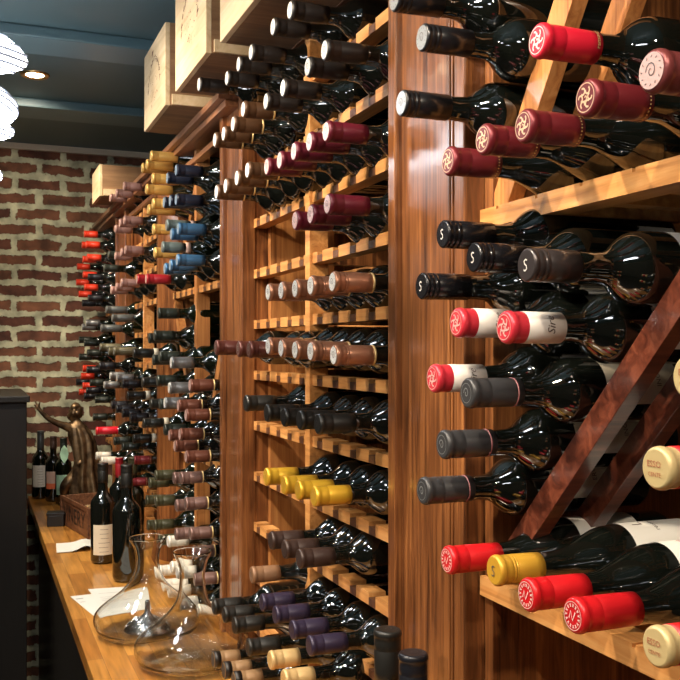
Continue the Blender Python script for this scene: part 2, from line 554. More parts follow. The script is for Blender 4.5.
# third bay and bay by the brick wall: an upper notched rail, an upright and crossed boards
def bin_rack(lab, y0, y1, rails, diags, n=8, sticks=()):
    t = rack(lab, y0, y1)
    t.location = (0.8, y0, ZB)
    for z in rails:
        m = MB()
        notched_rail(m, 0.0, y1 - y0, 1.6 + z - ZB, XR - 0.8, XR + 0.03 - 0.8, n)
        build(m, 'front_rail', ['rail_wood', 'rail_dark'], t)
        build(MB().box(XR - 0.60, XR - 0.57, 0, y1 - y0, 1.6 + z - ZB - 0.024, 1.6 + z - ZB - 0.002), 'rear_rail', 'rail_wood', t)
    for (ya, za, yb, zb) in diags:
        for xo in (0.0, 0.11):
            m = MB()
            diag_board(m, ya - y0, 1.6 + za - ZB, yb - y0, 1.6 + zb - ZB, XR + 0.004 + xo - 0.8, XR + 0.026 + xo - 0.8, 0.034)
            build(m, 'diagonal_board', 'upright_wood', t)
    for ym in sticks:
        build(MB().box(XR - 0.006 - 0.8, XR + 0.034 - 0.8, ym - y0 - 0.014, ym - y0 + 0.014, 0, ZT - ZB), 'upright', 'upright_wood', t, bevel=0.001)
        build(MB().box(XR + 0.1 - 0.8, XR + 0.135 - 0.8, ym - y0 - 0.014, ym - y0 + 0.014, 0, ZT - ZB), 'rear_upright', 'upright_wood', t)
    for yy in (0.012, y1 - y0 - 0.012):
        build(MB().box(XR + 0.034 - 0.8, XR + 0.3 - 0.8, yy - 0.01, yy + 0.01, 0, ZT - ZB), 'side_board', 'upright_wood', t)
    build(MB().box(0.985 - 0.8, 1.015 - 0.8, 0, y1 - y0, 0, ZT - ZB), 'back_panel', 'dark_wood', t)  # near-black colour stands in for deep shade behind the bottles
    return t
bin_rack('third rack bay with the blue and gold foil bottles above crossed diagonal boards', 2.284, 3.018,
         (0.185, -0.30, -0.68), [(2.30, 0.165, 2.62, -0.29), (3.00, 0.165, 2.70, -0.25), (2.30, -0.33, 2.63, -0.66), (2.68, 0.53, 3.0, 0.21)], 9, (2.66,))
bin_rack('last rack bay against the brick wall, full of red-capped bottles', 4.152, 4.69,
         (0.53, 0.185, -0.165, -0.43, -0.68), [(4.17, 0.16, 4.33, -0.15), (4.66, 0.5, 4.50, 0.2)], 5, (4.40,))

# crown on top of the racks
m = MB().box(0.535, 1.0, 2.15, 4.70, 2.195, 2.212)
m.box(0.552, 1.0, 2.15, 4.70, 2.178, 2.195)
build(m, 'trim_4', 'crown_wood', kind='structure', bevel=0.002)
m = MB().box(0.585, 0.612, 2.285, 4.69, 2.140, 2.156)
build(m, 'trim_5', 'crown_wood', kind='structure', bevel=0.002)
build(MB().box(0.60, 1.0, 0.25, 2.148, 2.2115, 2.2128), 'trim_6', 'crown_wood', kind='structure')

# ------------------------------------------------------------------ crates on top of the racks
def crate(lab, x0, y0, y1, z0, h, depth, stamp=0):
    t = thing('wine_crate', lab, 'crate', (x0 + depth / 2, (y0 + y1) / 2, z0), group='pine wine crates on the rack top')
    a, d, th = (y1 - y0) / 2, depth / 2, 0.012
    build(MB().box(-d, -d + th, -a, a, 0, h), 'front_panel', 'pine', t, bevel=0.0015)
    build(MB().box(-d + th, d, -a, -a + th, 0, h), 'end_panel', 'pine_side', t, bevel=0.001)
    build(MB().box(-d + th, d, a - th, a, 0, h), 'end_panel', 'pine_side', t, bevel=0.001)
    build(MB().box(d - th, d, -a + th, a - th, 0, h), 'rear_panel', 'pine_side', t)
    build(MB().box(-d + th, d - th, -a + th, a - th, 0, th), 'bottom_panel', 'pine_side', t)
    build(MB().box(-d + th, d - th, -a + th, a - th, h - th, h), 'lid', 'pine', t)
    build(MB().box(-d + 0.016, d, -a - 0.007, -a, 0.002, 0.028), 'batten', 'pine', t, bevel=0.001)
    if stamp:
        s = MB()
        rg = random.Random(stamp)
        xx = -d - 0.0006
        n = 13
        for i in range(n):           # arch of burnt strokes
            an = PI * (0.06 + 0.88 * i / (n - 1))
            cy, cz = -0.085 * math.cos(an), h * 0.36 + 0.085 * math.sin(an)
            for q in range(4):
                ln = rg.uniform(0.004, 0.009); ta = rg.uniform(0, PI)
                px, pz = cy + rg.uniform(-0.004, 0.004), cz + rg.uniform(-0.004, 0.004)
                s.add([(xx, px - ln * math.cos(ta), pz - ln * math.sin(ta)), (xx, px + ln * math.cos(ta), pz + ln * math.sin(ta)),
                       (xx, px + ln * math.cos(ta) + 0.0030, pz + ln * math.sin(ta) + 0.0030), (xx, px - ln * math.cos(ta) + 0.0030, pz - ln * math.sin(ta) + 0.0030)], [(0, 1, 2, 3)])
        for q in range(26):          # faint drawing under the arch
            py, pz = rg.uniform(-0.055, 0.055), h * 0.32 + rg.uniform(-0.03, 0.05)
            ln = rg.uniform(0.003, 0.010); ta = rg.choice((0.4, 0.9, 1.4, 2.2))
            s.add([(xx, py, pz), (xx, py + ln * math.cos(ta), pz + ln * math.sin(ta)), (xx, py + ln * math.cos(ta) + 0.0018, pz + ln * math.sin(ta) + 0.0030), (xx, py + 0.0018, pz + 0.0030)], [(0, 1, 2, 3)])
        s.add([(xx, 0.03, h * 0.80), (xx, 0.004, h * 0.89), (xx, 0.03, h * 0.90)], [(0, 1, 2)])
        build(s, 'stamp', 'stamp_ink', t)
    return t
crate('pale pine crate, leftmost of the three big stamped crates on top of the rack', 0.443, 2.325, 2.635, 2.213, 0.208, 0.30, 3)
crate('tall pale pine crate with arched lettering stamp, second of the big crates on the rack', 0.443, 1.885, 2.20, 2.213, 0.262, 0.30, 5)
crate('pine crate cut off by the top edge, nearest of the crates on the rack', 0.455, 1.40, 1.815, 2.213, 0.24, 0.30, 8)
crate('small low pine crate at the far end of the rack by the brick wall', 0.46, 3.79, 4.03, 2.213, 0.125, 0.24)

# ------------------------------------------------------------------ bottles
def bz(p0, p1, n, f):
    return [(p0[0] + (p1[0] - p0[0]) * i / n, p0[1] + (p1[1] - p0[1]) * f(i / n)) for i in range(n + 1)]
def smooth(t):
    return t * t * (3 - 2 * t)
def glass_profile(kind):
    if kind == 'burgundy':
        p = [(0.004, 0.0137), (0.065, 0.0142)] + bz((0.075, 0.0146), (0.150, 0.0375), 12, lambda t: smooth(t) ** 0.9)[0:] + [(0.155, 0.0378), (0.288, 0.0378)]
        r = 0.0378
    else:
        p = [(0.004, 0.0137), (0.070, 0.0142), (0.083, 0.0150)] + bz((0.088, 0.0160), (0.122, 0.0363), 10, lambda t: math.sin(t * PI / 2) ** 1.25 if t > 0 else 0)[1:] + [(0.128, 0.0367), (0.288, 0.0367)]
        r = 0.0367
    p += [(0.295, r - 0.002), (0.2985, r - 0.006), (0.300, r - 0.012), (0.292, 0.008)]
    return p
GLASS = {}
for k in ('bordeaux', 'burgundy'):
    for g in ('black_glass', 'green_glass', 'brown_glass'):
        GLASS[k, g] = MB().lathe(glass_profile(k), 36).mesh('glass_body', g)
def capsule_mesh(kind, L, mats, band=None):
    m = MB()
    if kind == 'screw':
        pr = [(0.0, 0.0138), (0.0012, 0.0152), (0.002, 0.0156), (0.0045, 0.0156), (0.005, 0.0150), (0.0065, 0.0150), (0.007, 0.0156), (0.011, 0.0156), (0.0115, 0.0150), (0.0125, 0.0150), (0.013, 0.0156), (0.0165, 0.0156), (0.017, 0.0151), (0.018, 0.0151), (0.0185, 0.0155), (L, 0.0153), (L, 0.0140)]
        m.lathe(pr, 48, ridge=lambda k, i: (k in (7, 6) and i % 2 == 0))
    else:
        pr = [(0.0, 0.0136), (0.0006, 0.0148), (0.0018, 0.0158), (0.0035, 0.0163), (0.0060, 0.0164), (0.0072, 0.0160), (0.0080, 0.0154), (0.012, 0.0155), (0.0160, 0.0156)]
        if kind == 'ridge':
            pr += [(0.0165, 0.0152), (0.0172, 0.0152), (0.0178, 0.0156), (0.0195, 0.0156), (0.020, 0.0152), (0.0208, 0.0152), (0.0212, 0.0156)]
        pr += [(0.022, 0.0156), (0.0223, 0.01545), (0.0226, 0.0156)]
        pr += [(L * 0.8, 0.0153), (L, 0.0150), (L, 0.0142)]
        m.lathe(pr, 40)
    if band:
        a, b_, rr = band
        m.lathe([(a, rr - 0.001), (a, rr), (b_, rr), (b_, rr - 0.001)], 40, cap=False, mi=1)
    return m.mesh('capsule', mats)
def emblem_mesh(kind, mat):
    m = MB()
    x = -0.0006
    def ring(r0, r1, n=28, xx=x):
        v = []; f = []
        for i in range(n):
            t_ = 2 * PI * i / n
            v += [(xx, r0 * math.cos(t_), r0 * math.sin(t_)), (xx, r1 * math.cos(t_), r1 * math.sin(t_))]
        for i in range(n):
            j = (i + 1) % n
            f.append((2 * i, 2 * i + 1, 2 * j + 1, 2 * j))
        m.add(v, f)
    def ribbon(pts, w_, xx=x, mi=0):
        v = []; f = []
        for i, (a, b_) in enumerate(pts):
            p, q = pts[max(i - 1, 0)], pts[min(i + 1, len(pts) - 1)]
            d = Vector((q[0] - p[0], q[1] - p[1])).normalized()
            v += [(xx, a - d.y * w_, b_ + d.x * w_), (xx, a + d.y * w_, b_ - d.x * w_)]
        for i in range(len(pts) - 1):
            f.append((2 * i, 2 * i + 1, 2 * i + 3, 2 * i + 2))
        m.add(v, f, False, mi)
    if kind == 'disc':       # bright foil disc with a scroll let out of it
        n = 28
        m.add([(x, 0.0134 * math.cos(2 * PI * i / n), 0.0134 * math.sin(2 * PI * i / n)) for i in range(n)], [tuple(range(n))])
        ribbon([(0.0058 * math.cos(u_) * (1 - u_ / 10), 0.0068 * math.sin(u_) * (1 - u_ / 10)) for u_ in [k_ * 0.55 for k_ in range(15)]], 0.0005, x - 0.0003, 1)
        for q in range(12):
            a0 = 2 * PI * q / 12
            ribbon([(0.0095 * math.cos(a0), 0.0095 * math.sin(a0)), (0.0112 * math.cos(a0 + 0.12), 0.0112 * math.sin(a0 + 0.12))], 0.0004, x - 0.0003, 1)
    elif kind == 'rose':
        ring(0.0118, 0.0126)
        for q in range(6):
            a0 = q * PI / 3
            ribbon([((0.0065 + 0.0028 * math.cos(u_)) * math.cos(a0) - 0.0028 * math.sin(u_) * math.sin(a0), (0.0065 + 0.0028 * math.cos(u_)) * math.sin(a0) + 0.0028 * math.sin(u_) * math.cos(a0)) for u_ in [k_ * 0.5 for k_ in range(10)]], 0.0008)
        ribbon([(0.0006 * k_ * math.cos(k_ * 0.9), 0.0006 * k_ * math.sin(k_ * 0.9)) for k_ in range(7)], 0.0006)
    elif kind == 'letters':  # short strokes round the rim, like embossed lettering
        ring(0.0122, 0.0128)
        for q in range(15):
            a0 = 2 * PI * q / 15
            for (d0, d1) in ((-0.07, 0.07), (0.06, -0.10)):
                ribbon([(0.0080 * math.cos(a0 + d0), 0.0080 * math.sin(a0 + d0)), (0.0108 * math.cos(a0 + d1), 0.0108 * math.sin(a0 + d1))], 0.00042)
        ribbon([(-0.004, 0.004), (0.0, -0.004), (0.003, 0.004), (0.005, -0.003)], 0.0007)
    elif kind == 's':
        ribbon([(-0.0025, 0.004), (0.0, 0.005), (0.0025, 0.0035), (0.0015, 0.001), (-0.0015, -0.001), (-0.0018, -0.004), (0.001, -0.0055), (0.003, -0.0045)], 0.0007)
    elif kind == 'scroll':
        ring(0.0100, 0.0106)
        ribbon([(0.0052 * math.cos(u_) * (1 - u_ / 9), 0.0062 * math.sin(u_) * (1 - u_ / 9)) for u_ in [k_ * 0.55 for k_ in range(14)]], 0.0006)
    elif kind == 'esso':
        v, f = text2d('ESSO')
        m.add([(x, 0.0088 - tx * 0.0068, 0.001 + ty * 0.0068) for tx, ty, _ in v], f)
        v, f = text2d('CENTE')
        m.add([(x, 0.0075 - tx * 0.0045, -0.006 + ty * 0.0045) for tx, ty, _ in v], f)
    return m.mesh('emblem', [mat, 'emblem_dark'], fix=False)
def label_mesh(mat, x0, x1, r=0.0371, half=70, lines=None, center=90, ink='label_ink', n=20):
    """paper label wrapped round the body; centre angle 90 = facing up"""
    m = MB()
    v = []; f = []
    for i in range(n + 1):
        a = R(center - half + 2 * half * i / n)
        v += [(x0, -r * math.cos(a), r * math.sin(a)), (x1, -r * math.cos(a), r * math.sin(a))]
    for i in range(n):
        f.append((2 * i, 2 * i + 1, 2 * i + 3, 2 * i + 2))
    m.add(v, f, True)
    for (s, size, xx, deg) in (lines or []):
        wrap_text(m, s, size, r + 0.0003, xx, R(deg), mi=1)
    return m.mesh('label', [mat, ink], fix=False)
def stripes_mesh(x0, x1, rows, r=0.0374, half=50, center=60, mat='label_ink', seed=1):
    m = MB(); rg = random.Random(seed)
    for k in range(rows):
        xx = x0 + (x1 - x0) * k / max(rows - 1, 1)
        a0 = center - half * rg.uniform(0.6, 1); a1 = center + half * rg.uniform(0.6, 1)
        v = []; f = []
        n = 8
        for i in range(n + 1):
            a = R(a0 + (a1 - a0) * i / n)
            v += [(xx, -r * math.cos(a), r * math.sin(a)), (xx + 0.0011, -r * math.cos(a), r * math.sin(a))]
        for i in range(n):
            f.append((2 * i, 2 * i + 1, 2 * i + 3, 2 * i + 2))
        m.add(v, f)
    return m.mesh('label_print', mat, fix=False)

# style: capsule colour, roughness, metal, capsule kind, length, emblem kind, emblem material, glass, words
ST = {
 'black_screw':   ((0.010, 0.010, 0.012), 0.30, 0.2, 'screw', 0.060, 'disc', 'em_grey', 'black_glass', 'bordeaux', 'glossy black screw cap'),
 'black_screw2':  ((0.008, 0.008, 0.010), 0.25, 0.2, 'screw', 0.060, 's', 'emblem_white', 'black_glass', 'bordeaux', 'black knurled screw cap'),
 'pewter_screw':  ((0.055, 0.045, 0.045), 0.28, 0.5, 'screw', 0.052, 's', 'emblem_white', 'black_glass', 'bordeaux', 'dark pewter screw cap'),
 'claret':        ((0.16, 0.016, 0.022), 0.36, 0.35, 'plain', 0.060, 'rose', 'em_pinkgold', 'black_glass', 'burgundy', 'claret foil'),
 'dusty_rose':    ((0.20, 0.045, 0.045), 0.36, 0.35, 'plain', 0.060, 'disc', 'em_pinkwhite', 'black_glass', 'burgundy', 'dusty rose foil'),
 'scarlet_gold':  ((0.62, 0.012, 0.035), 0.38, 0.15, 'plain', 0.062, 'rose', 'emblem_white', 'black_glass', 'bordeaux', 'bright scarlet foil'),
 'sire':          ((0.60, 0.030, 0.050), 0.38, 0.2, 'plain', 0.020, 'rose', 'em_pinkwhite', 'black_glass', 'bordeaux', 'red top and white sleeve'),
 'charcoal_pink': ((0.035, 0.035, 0.038), 0.42, 0.1, 'plain', 0.062, 'scroll', 'em_grey', 'black_glass', 'bordeaux', 'charcoal foil, pink line'),
 'red_top':       ((0.60, 0.010, 0.015), 0.36, 0.15, 'plain', 0.066, 'letters', 'emblem_white', 'black_glass', 'burgundy', 'bright red foil'),
 'yellow_screw':  ((0.62, 0.34, 0.035), 0.36, 0.3, 'ridge', 0.055, 's', 'emblem_dark', 'black_glass', 'burgundy', 'mustard yellow cap'),
 'cream_red':     ((0.62, 0.48, 0.23), 0.42, 0.2, 'plain', 0.060, 'esso', 'em_rust', 'black_glass', 'bordeaux', 'cream foil with a red band'),
 'black_white':   ((0.012, 0.009, 0.008), 0.42, 0.1, 'plain', 0.066, 'disc', 'em_silver', 'black_glass', 'bordeaux', 'black foil, white top'),
 'brown_white':   ((0.085, 0.040, 0.018), 0.42, 0.3, 'plain', 0.060, 'disc', 'em_silver', 'black_glass', 'bordeaux', 'brown foil, white top'),
 'burgundy':      ((0.105, 0.006, 0.018), 0.40, 0.2, 'plain', 0.064, 'disc', 'em_pinkwhite', 'black_glass', 'bordeaux', 'burgundy foil'),
 'copper':        ((0.42, 0.20, 0.12), 0.32, 0.6, 'ridge', 0.064, 'disc', 'em_silver', 'black_glass', 'bordeaux', 'copper foil'),
 'maroon_screw':  ((0.085, 0.025, 0.020), 0.35, 0.3, 'ridge', 0.060, 'scroll', 'em_grey', 'black_glass', 'bordeaux', 'dark maroon foil'),
 'matt_black':    ((0.010, 0.010, 0.009), 0.42, 0.1, 'plain', 0.060, 'scroll', 'em_char', 'black_glass', 'bordeaux', 'matt black foil'),
 'gold':          ((0.72, 0.42, 0.035), 0.32, 0.45, 'plain', 0.060, 'scroll', 'em_gold', 'black_glass', 'bordeaux', 'yellow-gold foil'),
 'umber':         ((0.040, 0.022, 0.018), 0.42, 0.2, 'plain', 0.060, 'scroll', 'em_char', 'black_glass', 'bordeaux', 'dark umber foil'),
 'tan':           ((0.24, 0.13, 0.07), 0.42, 0.2, 'plain', 0.055, 'scroll', 'em_char', 'black_glass', 'bordeaux', 'tan foil'),
 'violet':        ((0.030, 0.022, 0.050), 0.38, 0.3, 'plain', 0.062, 'scroll', 'em_char', 'black_glass', 'bordeaux', 'dark violet foil'),
 'pale_gold':     ((0.58, 0.40, 0.18), 0.40, 0.3, 'plain', 0.052, 'scroll', 'em_gold', 'black_glass', 'bordeaux', 'pale gold foil'),
 'tan_black':     ((0.30, 0.18, 0.09), 0.42, 0.2, 'plain', 0.055, 'disc', 'em_char', 'black_glass', 'bordeaux', 'tan foil, black tip'),
 'navy':          ((0.014, 0.018, 0.035), 0.30, 0.3, 'plain', 0.070, 'disc', 'em_blue', 'black_glass', 'bordeaux', 'dark navy foil'),
 'blue':          ((0.045, 0.13, 0.26), 0.32, 0.4, 'plain', 0.072, 'disc', 'em_blue', 'black_glass', 'bordeaux', 'steel blue foil'),
 'champagne':     ((0.60, 0.36, 0.10), 0.34, 0.45, 'plain', 0.085, 'disc', 'em_gold', 'green_glass', 'burgundy', 'long gold foil'),
 'slate_pink':    ((0.13, 0.17, 0.17), 0.34, 0.4, 'ridge', 0.060, 'disc', 'em_grey', 'green_glass', 'bordeaux', 'slate foil, pink neck label'),
 'crimson':       ((0.30, 0.012, 0.020), 0.36, 0.2, 'plain', 0.075, 'disc', 'em_pinkwhite', 'black_glass', 'bordeaux', 'crimson foil'),
 'black_green':   ((0.016, 0.022, 0.018), 0.34, 0.2, 'plain', 0.060, 'scroll', 'em_grey', 'green_glass', 'bordeaux', 'blackish green foil'),
 'black_band':    ((0.012, 0.014, 0.013), 0.34, 0.2, 'plain', 0.062, 'scroll', 'em_char', 'green_glass', 'bordeaux', 'black foil, cream neckband'),
 'silver_screw':  ((0.20, 0.21, 0.22), 0.32, 0.6, 'ridge', 0.060, 'disc', 'em_silver', 'green_glass', 'bordeaux', 'grey silver foil'),
 'brown_copper':  ((0.14, 0.050, 0.032), 0.34, 0.35, 'plain', 0.062, 'disc', 'em_pinkwhite', 'black_glass', 'bordeaux', 'reddish brown foil'),
 'mauve_brown':   ((0.19, 0.11, 0.095), 0.38, 0.35, 'plain', 0.058, 'scroll', 'em_grey', 'black_glass', 'bordeaux', 'mauve-brown foil'),
 'olive':         ((0.045, 0.045, 0.022), 0.38, 0.2, 'plain', 0.058, 'scroll', 'em_grey', 'green_glass', 'bordeaux', 'dark olive foil'),
 'white_foil':    ((0.66, 0.62, 0.54), 0.40, 0.1, 'plain', 0.056, 'disc', 'em_silver', 'green_glass', 'bordeaux', 'white foil'),
 'pink':          ((0.30, 0.17, 0.15), 0.38, 0.3, 'plain', 0.065, 'disc', 'em_pinkwhite', 'black_glass', 'bordeaux', 'dusky pink foil'),
 'grey_foil':     ((0.10, 0.11, 0.11), 0.32, 0.5, 'ridge', 0.085, 'disc', 'em_grey', 'green_glass', 'bordeaux', 'long grey foil'),
 'camo':          ((0.11, 0.10, 0.06), 0.38, 0.3, 'ridge', 0.095, 'disc', 'em_grey', 'green_glass', 'burgundy', 'long mottled olive foil'),
 'ink':           ((0.012, 0.013, 0.018), 0.34, 0.3, 'plain', 0.062, 'scroll', 'em_char', 'black_glass', 'bordeaux', 'ink black foil'),
 'red_wax':       ((0.60, 0.014, 0.030), 0.25, 0.1, 'plain', 0.095, 'disc', 'em_scarlet', 'black_glass', 'bordeaux', 'long bright red wax seal'),
 'vermilion':     ((0.66, 0.040, 0.015), 0.36, 0.1, 'plain', 0.060, 'disc', 'em_scarlet', 'black_glass', 'bordeaux', 'vermilion foil'),
}
plain('em_grey', (0.30, 0.31, 0.31), 0.35, 0.5)
plain('em_char', (0.06, 0.055, 0.055), 0.4, 0.3)
plain("em_silver", (0.78, 0.76, 0.72), 0.4, 0.05)
plain('em_pinkwhite', (0.68, 0.44, 0.40), 0.38, 0.3)
plain('em_pinkgold', (0.75, 0.50, 0.30), 0.35, 0.4)
plain('em_gold', (0.75, 0.52, 0.18), 0.35, 0.5)
plain('em_blue', (0.30, 0.42, 0.55), 0.35, 0.4)
plain('em_rust', (0.40, 0.12, 0.06), 0.5)
plain('em_scarlet', (0.75, 0.12, 0.07), 0.35, 0.2)
plain('band_pink', (0.35, 0.14, 0.15), 0.5)
plain('band_red', (0.60, 0.012, 0.015), 0.38, 0.1)
plain('band_cream', (0.62, 0.58, 0.46), 0.5)
plain('sleeve_white', (0.70, 0.66, 0.62), 0.4)
SM = {}
for k, s in ST.items():
    mn = 'foil_' + k
    plain(mn, s[0], s[1], s[2], 0.15)
    band = None; mats = [mn]
    if k == 'charcoal_pink':
        band = (0.0535, 0.0550, 0.0158); mats.append('band_pink')
    if k == 'copper' or k == 'brown_white' or k == 'brown_copper' or k == 'mauve_brown':
        band = (s[4] - 0.003, s[4], 0.0156); mats.append('gold_ink')
    if k == 'tan_black':
        band = (0.0004, 0.014, 0.0165); mats.append('foil_black_white')
    if k == 'cream_red':
        band = (0.014, 0.036, 0.0159); mats.append('band_red')
    cap_me = capsule_mesh(s[3], s[4], mats, band)
    em = emblem_mesh(s[5], s[6])
    SM[k] = (cap_me, em)
# a few parts that only some kinds have
sleeve = MB().lathe([(0.0190, 0.0150), (0.0195, 0.0159), (0.062, 0.0156), (0.062, 0.0148)], 40)
wrap_text(sleeve, 'Sire', 0.0125, 0.0162, 0.048, R(-25), shear=0.25, mi=1)
sleeve_me = sleeve.mesh('sleeve', ['sleeve_white', 'label_ink'])
nb = MB().lathe([(0.066, 0.0148), (0.066, 0.0156), (0.080, 0.0158), (0.080, 0.015)], 32, cap=False).mesh('neck_label', 'label_pink')
nc = MB().lathe([(0.064, 0.0148), (0.064, 0.0156), (0.079, 0.0158), (0.079, 0.015)], 32, cap=False).mesh('neck_label', 'band_cream')
red_tail = MB()
wrap_text(red_tail, 'ransossy', 0.0062, 0.0158, 0.0585, R(-20), mi=0)
red_tail_me = red_tail.mesh('lettering', 'gold_ink', fix=False)
tick = MB()
for i in range(30):
    a = 2 * PI * i / 30
    tick.add([(0.055, 0.0157 * math.cos(a), 0.0157 * math.sin(a)), (0.0565, 0.0157 * math.cos(a), 0.0157 * math.sin(a)), (0.0565, 0.0157 * math.cos(a + 0.07), 0.0157 * math.sin(a + 0.07)), (0.055, 0.0157 * math.cos(a + 0.07), 0.0157 * math.sin(a + 0.07))], [(0, 1, 2, 3)])
tick_me = tick.mesh('dotted_line', 'gold_ink', fix=False)

def make_bottle(style, label, group, loc, roll=0.0, rot=None, extra=None, scale=1.0):
    s = ST[style]
    t = thing('wine_bottle', label, 'bottle', loc, rot or (roll, 0, 0), group)
    if scale != 1:
        t.scale = (scale, scale, scale)
    link('glass_body', GLASS[s[8], s[7]], t)
    c = link('capsule', SM[style][0], t)
    link('emblem', SM[style][1], c)
    if style == 'sire':
        link('sleeve', sleeve_me, t)
    if style == 'slate_pink':
        link('neck_label', nb, t)
    if style == 'black_band':
        link('neck_label', nc, t)
    if style == 'scarlet_gold':
        link('lettering', red_tail_me, c)
    if style == 'claret':
        link('dotted_line', tick_me, c)
    for nm, me in (extra or []):
        link(nm, me, t)
    return t
BAYW = {1: 'nearest bay', 2: 'middle bay', 3: 'third bay', 4: 'fourth bay', 5: 'last bay'}
ORD = ['first', 'second', 'third', 'fourth', 'fifth', 'sixth', 'seventh', 'eighth', 'ninth', 'tenth', 'eleventh', 'twelfth']
